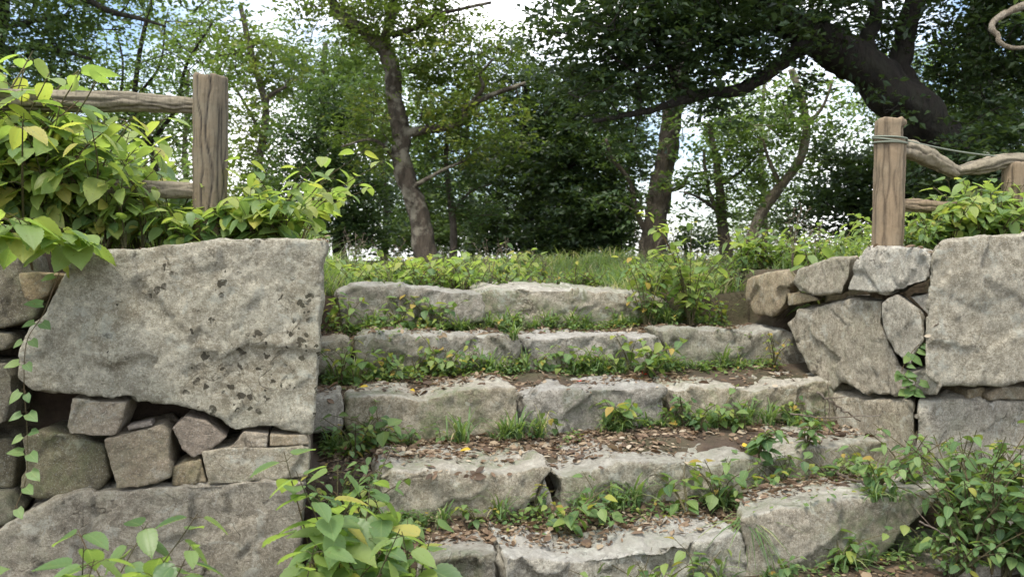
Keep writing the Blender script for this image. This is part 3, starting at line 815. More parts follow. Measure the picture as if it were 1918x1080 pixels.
pl = at(391, 330, 3.75); zl = at(391, 143, 3.75).z
lp = tag(obj('fence_post', post_mesh(zl - 1.5, .0775, 4, 14, .085, .10), M_POST, loc=(pl.x, pl.y, 1.5)),
         'grey-brown round fence post with long dark cracks, standing alone above the left wall', 'fence post')
lp.rotation_euler = (0.0, math.radians(1.0), 0)
a, b, c = at(366, 200, 3.75), at(190, 190, 3.62), at(-60, 186, 3.45)
b0 = b.copy()
tag(obj('fence_rail', rail_mesh([a, (a + b) / 2 + Z * .006, b, c], [.036, .040, .046, .046], 3, b0), M_RAIL, loc=b0), 'weathered upper rail of the left fence, joining the cracked post high up', 'fence rail')
a, b, c = at(366, 358, 3.75), at(180, 352, 3.62), at(-60, 350, 3.45)
tag(obj('fence_rail', rail_mesh([a, (a + b) / 2, b, c], [.036, .040, .042, .042], 8, b), M_RAIL, loc=b), 'lower rail of the left fence, nearly lost among the broad leaves', 'fence rail')

DR = 4.62
pr = at(1662, 460, DR); zr = at(1662, 224, DR).z; br = pr.z - .03
rp = tag(obj('fence_post', post_mesh(zr - br, .084, 12, 16, .12, .07, notch=(-.55, .75, zr - br - .115, zr - br - .045), dark=.75), M_POST2, loc=(pr.x, pr.y, br)),
         'tan fence post with a chipped head and rope bound round it, above the right wall', 'fence post')
rp.rotation_euler = (0, math.radians(.6), 0)
p2 = at(1897, 420, 4.75); z2 = at(1897, 306, 4.75).z
tag(obj('fence_post', post_mesh(z2 - 1.45, .062, 15, 14, .12, .06), M_POST2, loc=(p2.x, p2.y, 1.45)), 'short tan fence post half hidden by leaves at the right picture edge', 'fence post')
a, b, c = at(1686, 275, DR), at(1735, 293, 4.66), at(1792, 324, 4.68)
tag(obj('fence_rail', rail_mesh([a, b, c], [.052, .054, .038], 21, b), M_RAIL, loc=b), 'broken rail sloping down from the rope-bound post', 'fence rail')
a, b, c, d = at(1784, 322, 4.70), at(1835, 312, 4.72), at(1885, 301, 4.75), at(1990, 303, 4.82)
tag(obj('fence_rail', rail_mesh([a, b, c, d], [.024, .046, .046, .044], 24, b), M_RAIL, loc=b), 'cracked rail rising from the break to the short right post', 'fence rail')
a, b, c = at(1684, 383, DR), at(1760, 388, 4.70), at(1890, 398, 4.76)
tag(obj('fence_rail', rail_mesh([a, b, c], [.034, .036, .034], 27, b), M_POST2, loc=b), 'lower tan rail behind the leaves between the two right posts', 'fence rail')
g = Geo(); n = 46
for k, (h0, tw) in enumerate(((.0, .010), (-.016, .020), (-.030, .006))):
    t = np.linspace(0, 2 * math.pi, n)
    zz = at(1662, 259, DR).z + h0 + tw * np.sin(t - 1.0)
    v, f = tube(np.stack([pr.x + .090 * np.cos(t) + .004, pr.y + .090 * np.sin(t), zz], -1), np.full(n, .0055), 7); g.add(v, f)
e0, e1 = Vector((pr.x + .085, pr.y - .02, at(1690, 264, DR).z)), at(1878, 294, 4.72)
L_ = np.linspace(0, 1, 16)[:, None]
v, f = tube(np.array(e0)[None] * (1 - L_) + np.array(e1)[None] * L_ - np.array([0, 0, .012]) * np.sin(math.pi * L_), np.full(16, .0052), 7); g.add(v, f)
rb = np.array(e0); g.v = [x - rb for x in g.v]
tag(obj('rope', g.mesh('rope'), M_ROPE, loc=rb), 'grey-green rope wound round the chipped tan post and stretched to the right', 'rope')

# ------------------------------------------------------------------ plants
def inter(x, xs, ys): return float(np.interp(x, xs, ys))
def tilt(s=.12): return (random.gauss(0, s), random.gauss(0, s))

# thicket of broad-leaved plants on the left bank
topL = ([-80, 0, 120, 200, 300, 420, 520, 620, 690, 740], [85, 105, 180, 225, 270, 325, 315, 322, 340, 410])
spots = []
k = 0
while len(spots) < 122 and k < 6000:
    k += 1
    u, v = random.uniform(-2.5, -.12), random.choice((random.uniform(.44, .66), random.uniform(.45, 2.1)))
    pass
    p = P(u, v); base = ground(p.x, p.y)
    x, y = proj((p.x, p.y, base))
    if not -220 < x < 690: continue
    if x > 600 and v < .62: continue
    ytop = inter(x, *topL) + random.uniform(0, 75) + (40 if random.random() < .4 else 0)
    if abs(x - 392) < 75 and p.y < 3.85: ytop = max(ytop, 372)
    h = EYE.z + (490 - ytop) * p.y / FPX - base
    if h < .08: continue
    spots.append(((p.x, p.y, base), random.uniform(0, 6.28), h / .5, tilt(.16)))
small = [s for s in spots if s[2] < .62]; tall = [s for s in spots if s[2] >= .62]
GL = 'broad-leaved plants of the left bank'
pr1 = protos(6, 'broadleaf_plant', 'plant', M_NETTLE, 300, height=.5, stems=4, pairs=5, ll=.105, spread=.65, low=.25, dz=.25, flat=.65, rndc=.58, ratio=.52)
planter(pr1, tall, 'broad-leaved light green plant in the tall thicket above the left wall', GL)
pr2 = protos(4, 'broadleaf_plant', 'plant', M_NETTLE, 320, height=.5, stems=4, pairs=4, ll=.19, spread=.8, low=.2)
planter(pr2, small, 'low broad-leaved plant at the edge of the left bank thicket, close to the wall', GL + ', low ones')
# plants leaning over the wall head at the far left and the stair corner
for i, (x, y, d, h, ll, ln, lab) in enumerate((
        (60, 455, 2.98, .16, .15, (.3, -1.0), 'plant with red stalks hanging large leaves over the top left of the wall'),
        (150, 460, 3.06, .14, .13, (.2, -1.1), 'plant hanging leaves over the top left corner of the huge pale block'),
        (655, 470, 'b', .42, .10, (.75, -.1), 'leafy plant arching over the stair at the right end of the left bank'),
        (600, 440, 'a', .42, .10, (.8, -.1), 'leafy plant leaning right above the corner of the huge pale block'),
        (655, 470, 'c', .50, .09, (.95, -.2), 'long drooping leafy shoot reaching farthest over the stair from the left bank'),
        (600, 440, 'd', .40, .09, (1.0, -.3), 'leafy shoot leaning low over the right end of the huge pale block'),
        (470, 395, 3.7, .30, .10, (.2, 0), 'upright leafy shoot just right of the cracked fence post'))):
    p = P(-.16, .72) if d == 'a' else P(-.14, 1.3) if d == 'b' else P(-.13, 1.0) if d == 'c' else P(-.2, .52) if d == 'd' else at(x, y, d); z, _ = drop(p.x, p.y)
    t = make_plant('broadleaf_plant', lab, 'plant', None, 340 + i, M_NETTLE, height=h, stems=3, pairs=4, ll=ll, spread=.5, lean=ln, low=.3, rndc=.55)
    t.location = (p.x, p.y, max(z, 1.5)); 

# big nettle-leaved plants at the foot of the picture
def footplant(x, y, d, h, ll, stems, lab, seed, low=.45, spread=.4, m=M_NETTLE, rndc=.5, pairs=5, lean=(0, 0), ratio=.62):
    p = P(*d) if isinstance(d, tuple) else at(x, y, d); z, _ = drop(p.x, p.y)
    t = make_plant('broadleaf_plant', lab, 'plant', None, seed, m, height=h, stems=stems, pairs=pairs, ll=ll, spread=spread, low=low, rndc=rndc, lean=lean, ratio=ratio)
    t.location = (p.x, p.y, z); return t
footplant(645, 1000, 2.72, .80, .135, 7, 'tall nettle-leaved plant with yellowing round leaves at the foot of the stair', 401, low=.42, spread=.42, rndc=.38, ratio=.68)
footplant(760, 1010, 2.80, .66, .125, 5, 'nettle-leaved plant right of the tall yellowing one at the foot of the stair', 402, low=.45, spread=.32, rndc=.35)
footplant(560, 1040, 2.55, .68, .13, 5, 'nettle-leaved plant before the right end of the left base block', 403, low=.5, spread=.5, rndc=.35)
footplant(700, 1075, 2.62, .62, .115, 5, 'low dense nettle-leaved plant at the bottom picture edge, left of the bottom step', 404, low=.2, spread=.5, rndc=.35)
footplant(120, 1060, 2.35, .68, .13, 5, 'dark green broad-leaved plant low at the bottom left picture edge', 405, low=.55, spread=.6, rndc=.25)
footplant(250, 1075, 2.42, .64, .125, 4, 'broad-leaved plant showing only its top leaves below the left base block', 406, low=.6, spread=.6, rndc=.2)

# bush mass on the right bank behind the fence and along it
topR = ([1500, 1560, 1640, 1700, 1790, 1860, 1918, 2000], [455, 425, 400, 375, 340, 325, 335, 330])
spots = []
k = 0
while len(spots) < 96 and k < 4000:
    k += 1
    u, v = random.uniform(WID + .28, WID + 2.4), random.choice((random.uniform(.46, .75), random.uniform(.5, 2.5)))
    p = P(u, v); base = ground(p.x, p.y); x, y = proj((p.x, p.y, base))
    if not 1500 < x < 2120: continue
    ytop = inter(x, *topR) + random.uniform(0, 60)
    if abs(x - 1662) < 60 and p.y < DR + .1: continue
    h = EYE.z + (490 - ytop) * p.y / FPX - base
    if h < .1: continue
    spots.append(((p.x, p.y, base), random.uniform(0, 6.28), h / .4, tilt()))
pr3 = protos(5, 'broadleaf_plant', 'plant', M_NETTLE, 420, height=.4, stems=4, pairs=5, ll=.085, spread=.55, low=.2, rndc=.42)
planter(pr3, spots, 'leafy green plant crowding the right fence behind the stair side wall', 'leafy plants of the right bank')

# undergrowth at the right foot of the stair
spots = []
k = 0
while len(spots) < 29 and k < 3000:
    k += 1
    x = random.uniform(1765, 1990); y = random.uniform(880, 1130)
    if y < 880 + (1830 - x) * 1.6: continue
    h_ = hitpx(x, min(y, 1079))
    if h_ is None: continue
    if h_.y > 3.95: continue
    z, nn = drop(h_.x, h_.y)
    if z > .75: continue
    spots.append(((h_.x, h_.y, z), random.uniform(0, 6.28), random.uniform(.55, 1.1) * (1.15 if x > 1800 else .75), tilt(.2)))
pr4 = protos(6, 'leafy_bush', 'bush', M_BUSH, 440, height=.42, stems=6, pairs=5, ll=.062, spread=.7, low=.12, ratio=.55, rndc=.45, rnds=.28)
planter(pr4, spots, 'dark green small-leaved bush in the tangle at the right foot of the stair', 'bushes at the right foot of the stair')
footplant(1700, 800, 3.72, .24, .06, 5, 'trailing green weed against the side wall, above the right end of the fourth step', 460, low=.1, spread=1.0, m=M_BUSH, ratio=.5)
footplant(1640, 880, 3.55, .22, .06, 6, 'trailing weed with a few yellow leaves over the right end of the fourth step', 461, low=.1, spread=1.1, m=M_BUSH, rndc=.6, ratio=.55)
footplant(1420, 835, 3.95, .20, .075, 4, 'blue-green broad-leaved weed before the right slab of the third step', 462, low=.2, spread=.8, m=M_BUSH, rndc=.3)
footplant(1510, 820, 4.05, .18, .06, 5, 'spreading green weed beside the dead twigs on the fourth tread', 463, low=.1, spread=1.2, m=M_BUSH, rndc=.5, ratio=.5)
footplant(1325, 590, (WID - .40, 1.84), .80, .082, 16, 'yellow-green bush hiding the right end of the top step', 464, low=.15, spread=.6, m=M_NETTLE, rndc=.62, ratio=.7)
footplant(1270, 590, (WID - .72, 1.86), .5, .065, 7, 'small bush left of the yellow-green one at the top step', 465, low=.15, spread=.8, m=M_WEED, rndc=.6, ratio=.7)
footplant(1385, 600, (WID - .15, 1.84), .22, .04, 5, 'little yellowing weed right of the bush at the top step', 466, low=.1, spread=.8, m=M_WEED, rndc=.8, ratio=.8)
footplant(640, 620, (.14, 1.84), .30, .065, 5, 'drooping weed with long leaves in the left corner of the top step', 467, low=.2, spread=.7, m=M_WEED, rndc=.6, ratio=.5)
footplant(615, 720, (.10, 1.25), .30, .05, 5, 'weed growing in the left corner of the second step down, against the huge pale block', 468, low=.1, spread=.6, m=M_WEED, rndc=.55, ratio=.55)
footplant(640, 830, (.16, 0.6), .22, .045, 6, 'weed with a yellow leaf in the left corner of the third step down', 469, low=.1, spread=.9, m=M_WEED, rndc=.5, ratio=.6)
footplant(1280, 780, (1.95, 0.72), .26, .05, 3, 'trailing weed climbing the crack right of the green-stained slab', 470, low=.1, spread=.4, m=M_BUSH, rndc=.35, ratio=.6)
footplant(640, 940, (.16, .02), .34, .055, 7, 'drooping green weed hiding the left end of the fourth step down', 472, low=.15, spread=.9, m=M_BUSH, rndc=.5, ratio=.6)
footplant(1360, 560, (WID - .22, 2.08), .42, .07, 9, 'low yellow-green bush right behind the taller one at the end of the top step', 473, low=.05, spread=.9, m=M_NETTLE, rndc=.55, ratio=.65)
footplant(1300, 560, (WID - .55, 2.12), .36, .065, 9, 'low yellow-green bush spilling over the right end of the long smooth-topped slab', 474, low=.05, spread=.9, m=M_NETTLE, rndc=.6, ratio=.65)
footplant(600, 930, (.05, .16), .32, .05, 8, 'tangle of green weeds between the left wall and the fourth step down', 475, low=.05, spread=1.0, m=M_BUSH, rndc=.55, ratio=.6)
footplant(1560, 690, (WID - .12, 1.22), .26, .035, 6, 'straggly yellowing weed against the broad slanting side stone', 471, low=.1, spread=.7, m=M_WEED, rndc=.85, ratio=.55)

# little weeds and grass tufts along the foot of each riser
def tuft_mesh(seed, n, h, spread, w=.0042, droop=.6):
    rg = np.random.default_rng(seed); g = Geo(); K = 6
    t = np.linspace(0, 1, K)
    for i in range(n):
        a = rg.uniform(0, 6.283); hh = h * rg.uniform(.5, 1.1); sp = spread * rg.uniform(.2, 1.2)
        r = sp * t ** 1.6; zz = hh * (t - droop * rg.uniform(.3, 1) * t ** 2.6)
        b = rg.normal(0, .012, 2)
        cx = b[0] + np.cos(a) * r; cy = b[1] + np.sin(a) * r
        ww = w * (1 - t ** 2.5) * rg.uniform(.7, 1.2) + .0003
        px, py = -np.sin(a), np.cos(a)
        v = np.stack([np.stack([cx + px * ww, cy + py * ww, zz], -1), np.stack([cx - px * ww, cy - py * ww, zz], -1)], 1).reshape(-1, 3)
        k = np.arange(K - 1) * 2
        f = np.stack([k, k + 1, k + 3, k + 2], -1)
        g.add(v, [f], rnd=np.full(len(v), np.clip(rg.normal(.5, .25), 0, 1)))
    return g.mesh('blades')
SN = ['bottom step', 'fourth step down', 'third step down', 'second step down', 'top step']
SC = ['bottom', 'fourth', 'third', 'second', 'top']
tufts = [tuft_mesh(500 + i, (20, 34, 14, 28, 44)[i], (.15, .18, .12, .2, .13)[i], (.11, .15, .07, .12, .14)[i], w=.0040, droop=.85) for i in range(5)]
NW, NT = [15, 27, 28, 38, 42], [11, 20, 26, 36, 40]
for k in range(5):
    pw = protos(6, 'weed', 'weed', M_WEED, 520 + 10 * k, height=.12, stems=4, pairs=3, ll=.036, spread=.9, low=.15, r0=.0018, ratio=.68, rndc=.5, rnds=.28, tpl=LT_SIMPLE)
    spots = []
    while len(spots) < NW[k]:
        u = random.uniform(.02, WID - .1) if k else random.uniform(1.0, WID)
        if fbm(np.array([[u * 2.2, k * 7.3, 1.0]]), 2, 9)[0] < random.uniform(-.6, .25): continue
        v = VK[k] - abs(random.gauss(0, .075)) - .01
        p = P(u, v); z, nn = drop(p.x, p.y)
        if z > ZK[k] - .08: v -= .05; p = P(u, v); z, nn = drop(p.x, p.y)
        spots.append(((p.x, p.y, z - .005), random.uniform(0, 6.28), random.choice((.6, .8, 1.0, 1.3, 1.6, 2.0)) * random.uniform(.8, 1.15), tilt(.2)))
    planter(pw, spots, 'small leafy weed sprouting along the foot of the %s' % SN[k], 'weeds at the foot of the %s' % SN[k])
    for i in range(NT[k]):
        u = random.uniform(.05, WID - .15) if k else random.uniform(1.2, WID); v = VK[k] - abs(random.gauss(0, .04)) - .01
        if k >= 3 and random.random() < .5: u = random.uniform(.9, WID - .3)
        p = P(u, v); z, nn = drop(p.x, p.y)
        o = obj('grass_tuft', tufts[random.randrange(5)], M_GRASS, loc=(p.x, p.y, z - .01))
        o.rotation_euler = (0, 0, random.uniform(0, 6.28)); s = random.uniform(.75, 1.5); o.scale = (s, s, s)
        tag(o, 'tuft of thin grass rooted at the foot of the %s' % SN[k], 'grass tuft', 'grass tufts at the foot of the %s' % SN[k])
for (x, y, d, n, h, sp, lab) in (
        (1398, 985, 3.42, 60, .16, .26, 'big drooping grass tuft between the white-topped and tilted slabs of the bottom step'),
        (1012, 830, 4.25, 46, .24, .15, 'drooping grass tuft left of centre before the third step down'),
        (948, 828, 4.2, 40, .22, .16, 'grey-green grass tuft spilling over the left slab of the fourth step'),
        (1335, 815, 4.45, 30, .24, .12, 'thin drooping grass tuft right of centre before the third step down'),
        (985, 690, 4.85, 26, .26, .10, 'grass growing in the crack between the left and middle slabs of the second step down'),
        (665, 700, 4.66, 40, .24, .18, 'fine grass tuft in the left corner before the second step down'),
        (940, 600, 5.4, 40, .26, .16, 'dark arching grass tuft before the joint of the top step'),
        (1250, 590, 5.68, 46, .26, .18, 'arching grass tuft at the right end of the long smooth-topped slab')):
    p = at(x, y, d); z, _ = drop(p.x, p.y)
    hang = x == 1398
    tag(obj('grass_tuft', tuft_mesh(int(x), n, h, sp, droop=2.8 if hang else .75), M_GRASS, loc=(p.x, p.y, p.z if hang else z - .01)), lab, 'grass tuft')

# vines with heart-shaped leaves
def vine(name, lab, px, d, ll, seed, leafm=M_BUSH, off=-.03):
    rg = np.random.default_rng(seed)
    pts = np.array([at(x, y, d + dd) for x, y, dd in px])
    p, r = smooth_path(pts, np.full(len(pts), .0016), 40)
    b = p[0].copy(); gs, gl = Geo(), Geo()
    v, f = tube(p - b, r, 5, False); gs.add(v, f)
    for k in range(2, 40, 3):
        for s in (-1, 1):
            if rg.random() < .3: continue
            q = p[k] - b; d3 = np.array([s * rg.uniform(.6, 1), -.5, rg.normal(-.25, .3)])
            e = q + d3 * ll * .35
            v, f = tube(np.array([q, (q + e) / 2 + [0, 0, .004], e]), np.full(3, .0008), 3, False); gs.add(v, f)
            sz = ll * rg.uniform(.7, 1.2)
            leaf_batch(gl, LT_HEART, e[None], d3[None] + np.array([[0, 0, -.2]]), np.array([[0, -.8, .8]]), np.array([sz]), np.array([sz * .8]), np.array([np.clip(rg.normal(.6, .2), 0, 1)]))
    t = thing(name, lab, 'vine', loc=b); obj('stem', gs.mesh('stem'), M_STEM, t); obj('foliage', gl.mesh('foliage'), leafm, t)
vine('vine', 'thin vine with pairs of small heart-shaped leaves hanging down the gap at the left edge', [(115, 500, 0), (100, 540, -.02), (80, 590, -.04), (50, 640, -.05), (45, 720, -.04), (50, 790, -.03), (52, 850, -.03), (48, 900, -.05), (25, 960, -.06)], 2.98, .05, 31)
vine('vine', 'short dark-leaved ivy vine on the knobbly stone low in the side wall', [(1725, 640, 0), (1700, 670, -.02), (1690, 700, -.03), (1715, 715, -.03), (1700, 735, -.02)], 3.98, .055, 32)

# ------------------------------------------------------------------ fallen leaves, twigs
rg = np.random.default_rng(77)
def litter_pts(n, f):
    out = []
    while len(out) < n:
        u, v = f(); p = P(u, v); z, nn = drop(p.x, p.y)
        if nn.z > .45: out.append((p.x, p.y, z + rg.uniform(.002, .012), nn))
    return out
def lf():
    k = rg.choice(5, p=[.16, .26, .28, .17, .13])
    if k == 0: return rg.uniform(.1, WID + .8), VK[0] - rg.uniform(.02, .6)
    a, b = VK[k - 1] + .12, VK[k] - .0
    for _ in range(6):
        uu, vv_ = rg.uniform(.0, WID - .02), a + (b - a) * (1 - rg.beta(1.1, 1.6))
        if fbm(np.array([[uu * 2.6, vv_ * 2.6, 8.0]]), 2, 13)[0] > rg.uniform(-.9, .25): break
    return uu, vv_
lp_ = litter_pts(13500, lf)
lp_ += litter_pts(260, lambda: (rg.uniform(-2, -.1), rg.uniform(.35, .8)))
tplL = (np.array([[0, 0, 0], [-.42, .3, .10], [0, .3, 0], [.42, .3, .10], [-.46, .62, .14], [0, .62, .02], [.46, .62, .14], [0, 1, .10]], float),
        np.array([[0, 2, 1, 1], [0, 3, 2, 2], [1, 2, 5, 4], [2, 3, 6, 5], [4, 5, 7, 7], [5, 6, 7, 7]]))
g = Geo()
pos = np.array([[a, b, c] for a, b, c, _ in lp_]); nrm = np.array([tuple(q) for *_, q in lp_])
L = len(pos); aa = rg.uniform(0, 6.283, L)
up = nrm + rg.normal(0, .40, (L, 3)); d = np.stack([np.cos(aa), np.sin(aa), rg.normal(0, .12, L)], -1)
d = d - nrm * np.sum(d * nrm, 1)[:, None] * .85
R = frames(d, up); le = rg.gamma(3.0, .0085, L).clip(.008, .075); wd = le * rg.uniform(.35, .62, L)
tv = tplL[0] * 1.0
vv = np.einsum('lij,lnj->lni', R, tv[None] * np.stack([wd, le, le * rg.uniform(-.5, 1.3, L)], -1)[:, None, :]) + pos[:, None]
off = (np.arange(L) * 8)[:, None, None]
tri = np.array([[0, 2, 1], [0, 3, 2], [4, 5, 7], [5, 6, 7]]); quad = np.array([[1, 2, 5, 4], [2, 3, 6, 5]])
g.add(vv.reshape(-1, 3), [(tri[None] + off).reshape(-1, 3), (quad[None] + off).reshape(-1, 4)], rnd=np.repeat(np.clip(rg.beta(1.6, 1.7, L), 0, 1), 8))
tag(obj('leaf_litter', g.mesh('leaf_litter'), M_LITTER), 'brown fallen leaves lying thickly on the treads of the stone stair', 'leaf litter', kind='stuff')

# creeping ground cover in the corners of the treads
g = Geo(); pos = []
def cf():
    k = rg.choice(5, p=[.12, .16, .18, .24, .30])
    return rg.uniform(0, WID - .05) if rg.random() < .75 else rg.uniform(0, .4), VK[k] - abs(rg.normal(0, .09)) - .01
while len(pos) < 5200:
    u, v = cf(); 
    if fbm(np.array([[u * 3.1, v * 3.1, 2.0]]), 2, 3)[0] < -.05: continue
    p = P(u, v); z, nn = drop(p.x, p.y)
    if nn.z > .3: pos.append((p.x, p.y, z + rg.uniform(.008, .05)))
pos = np.array(pos); L = len(pos); aa = rg.uniform(0, 6.283, L)
leaf_batch(g, LT_SIMPLE, pos, np.stack([np.cos(aa), np.sin(aa), rg.normal(-.1, .25, L)], -1), np.stack([rg.normal(0, .35, L), rg.normal(0, .35, L), np.ones(L)], -1),
           rg.uniform(.014, .034, L), rg.uniform(.010, .024, L), np.clip(rg.normal(.5, .25, L), 0, 1))
tag(obj('ground_cover', g.mesh('ground_cover'), M_WEED), 'low creeping green leaves spread over the corners of the treads', 'ground cover', kind='stuff')

def stick(lab, px, d, r, m=M_TWIG, name='dead_twig', side=0, seed=0, lift=.01):
    pts = []
    for (x, y, dz) in px:
        h_ = hitpx(x, y) if d is None else at(x, y, d)
        pts.append(np.array(h_) + np.array([0, 0, dz + lift]))
    p, rr = smooth_path(pts, np.linspace(r, r * .5, len(pts)), 18)
    rg_ = np.random.default_rng(seed); p[1:-1] += rg_.normal(0, r * .5, p[1:-1].shape)
    b = p[0].copy(); g = Geo(); v, f = tube(p - b, rr, 7); g.add(v, f)
    for s in range(side):
        i = 4 + s * 4; e = p[i] - b + rg_.normal(0, .05, 3) + np.array([0, 0, .03]); v, f = tube(np.array([p[i] - b, (p[i] - b + e) / 2 + rg_.normal(0, .006, 3), e]), np.array([r * .5, r * .4, r * .2]), 5); g.add(v, f)
    tag(obj(name, g.mesh(name), m, loc=b), lab, 'twig')
stick('straight tan stick lying on the leaf litter of the bottom tread', [(1548, 885, .02), (1590, 903, .01), (1640, 922, .015)], None, .009, seed=1)
stick('thin dark twig on the leaf litter before the pale-topped slab', [(1165, 948, .01), (1200, 938, .012), (1250, 926, .012)], None, .007, seed=2)
stick('upright thin grey twig at the right end of the third step', [(1552, 815, 0), (1553, 760, 0), (1551, 700, 0)], 4.25, .0035, seed=3)
stick('pale forked dead branch slanting before the side wall', [(1530, 738, 0), (1570, 765, 0), (1612, 792, 0)], 4.05, .007, seed=4, side=2)
stick('pale dead twig lying level across the right end of the third tread', [(1480, 778, 0), (1550, 785, 0), (1650, 780, 0)], 4.0, .005, seed=5, side=2)
stick('long thin dead stick on the ground at the bottom right of the picture', [(1700, 1050, .02), (1800, 1058, .03), (1915, 1062, .02)], None, .006, seed=6, side=2)
stick('bent grey twig lying before the slanting end of the tilted slab', [(1722, 980, 0), (1770, 1005, 0), (1800, 1035, 0)], 3.2, .004, seed=7, side=1)

def bigleaf(lab, x, y, ln, wd, mat, seed, rn=.5, name='fallen_leaf'):
    h_ = hitpx(x, y)
    if h_ is None: return
    z, nn = drop(h_.x, h_.y)
    rg_ = np.random.default_rng(seed); a = rg_.uniform(0, 6.28); g = Geo()
    leaf_batch(g, LT_SIMPLE, np.zeros((1, 3)), np.array([[math.cos(a), math.sin(a) * .5, .05]]), np.array([[0, -.55, 1.0]]), np.array([ln]), np.array([wd]), np.array([rn]))
    tag(obj(name, g.mesh(name), mat, loc=(h_.x, h_.y, z + .022)), lab, 'fallen leaf')
def flat(name, c): return leafmat(name, [(0, tuple(x * .8 for x in c)), (1, tuple(min(1, x * 1.15) for x in c))], trans=c, tf=.2, veins=False)
M_RED, M_YEL, M_PNK = flat('red_leaf', (.55, .035, .02)), flat('yellow_leaf', (.5, .36, .03)), flat('rose_leaf', (.36, .15, .11))
bigleaf('large rose-brown fallen leaf in the litter at the left of the third tread', 655, 848, .085, .035, M_PNK, 1)
bigleaf('bright red fallen leaf on the middle slab of the third step down', 1086, 721, .034, .03, M_RED, 2)
bigleaf('red fallen leaf at the weeds before the second step down', 1202, 706, .04, .032, M_RED, 3)
bigleaf('yellow fallen leaf at the right end of the broad pale-topped slab', 1389, 841, .035, .03, M_YEL, 4)
bigleaf('yellow-green fallen leaf on the dipped slab of the third step', 768, 737, .05, .022, M_YEL, 5)
bigleaf('ochre fallen leaf at the left end of the third step', 690, 731, .05, .024, M_YEL, 6)
bigleaf('pale yellow fallen leaf on the left slab of the fourth step', 882, 849, .06, .022, M_YEL, 7)

# ------------------------------------------------------------------ the level ground at the head of the stair: grass and plants
g = Geo(); N_ = 34000; K = 5
rg = np.random.default_rng(5)
u = rg.uniform(-2.5, WID + 2.6, N_); v = 2.25 + 9.5 * rg.random(N_) ** 1.7
den = fbm(np.stack([u * 1.1, v * 1.1, 0 * u], -1), 3, 61)
cen = np.exp(-((u - (1.55 - .10 * (v - 2.3))) / .62) ** 2)
den = den + .8 * fbm(np.stack([u * 3.3, v * 3.3, 4 + 0 * u], -1), 2, 71)
keep = (den > rg.uniform(-.45, .35, N_)) & (rg.random(N_) > cen * .55)
u, v, den, cen = u[keep], v[keep], den[keep], cen[keep]; n = len(u)
hh = rg.uniform(.04, .19, n) * (1 + 1.1 * np.clip(den, -.6, 1)) * (1 - .75 * cen)
bx, by = O.x + U.x * u + V.x * v, O.y + U.y * u + V.y * v
bz = gz(u, v)
t = np.linspace(0, 1, K)[None]; a = rg.uniform(0, 6.283, n); sp = hh * rg.uniform(.35, 1.6, n)
r = sp[:, None] * t ** 1.7; zz = hh[:, None] * (t - .45 * rg.uniform(.2, 1, n)[:, None] * t ** 2.5)
cx, cy = bx[:, None] + np.cos(a)[:, None] * r, by[:, None] + np.sin(a)[:, None] * r
ww = (.0032 * (1 - t ** 2.5) + .0004) * (1 + (v[:, None] - 2) * .12)
vv = np.stack([np.stack([cx - np.sin(a)[:, None] * ww, cy + np.cos(a)[:, None] * ww, bz[:, None] + zz], -1), np.stack([cx + np.sin(a)[:, None] * ww, cy - np.cos(a)[:, None] * ww, bz[:, None] + zz], -1)], 2).reshape(-1, 3)
k = np.arange(K - 1) * 2
f = (np.stack([k, k + 1, k + 3, k + 2], -1)[None] + (np.arange(n) * 2 * K)[:, None, None]).reshape(-1, 4)
g.add(vv, [f], rnd=np.repeat(np.clip(.48 + .35 * fbm(np.stack([u * .9, v * .9, 0 * u], -1), 2, 81) + rg.normal(0, .24, n), 0, 1), 2 * K))
tag(obj('grass', g.mesh('grass'), M_GRASS), 'long soft grass growing on the level ground above the stair', 'grass', kind='stuff')

def field(n, xr, dr, protos_, hs, label, group):
    sp = []
    for _ in range(n):
        x, d = random.uniform(*xr), random.uniform(*dr); p = at(x, 500, d); z = ground(p.x, p.y)
        uu, vv_ = uv_of(p)
        if vv_ < 2.35: p = P(uu, 2.4 + random.random() * .4); z = ground(p.x, p.y)
        sp.append(((p.x, p.y, z), random.uniform(0, 6.28), random.uniform(*hs), tilt()))
    planter(protos_, sp, label, group)
pf = protos(5, 'broadleaf_plant', 'plant', M_NETTLE, 700, height=.26, stems=4, pairs=3, ll=.085, spread=.8, low=.25, rndc=.5, ratio=.6)
field(46, (615, 985), (5.7, 8.0), pf, (.6, 1.25), 'broad-leaved plant standing in the grass left of centre above the top step', 'plants in the grass left of centre')
pf = protos(4, 'weed', 'weed', M_WEED, 720, height=.26, stems=5, pairs=4, ll=.05, spread=.6, low=.2, rndc=.55, ratio=.5)
field(34, (1150, 1480), (5.7, 8.2), pf, (.45, .95), 'slender weed standing in the long grass right of centre above the top step', 'weeds in the grass right of centre')
pf = protos(4, 'broadleaf_plant', 'plant', M_NETTLE, 740, height=.3, stems=5, pairs=4, ll=.075, spread=.7, low=.2, rndc=.5, ratio=.6)
field(18, (1440, 1640), (5.6, 7.5), pf, (.8, 1.4), 'leafy plant on the sloping ground behind the side wall capstones', 'plants behind the side wall')

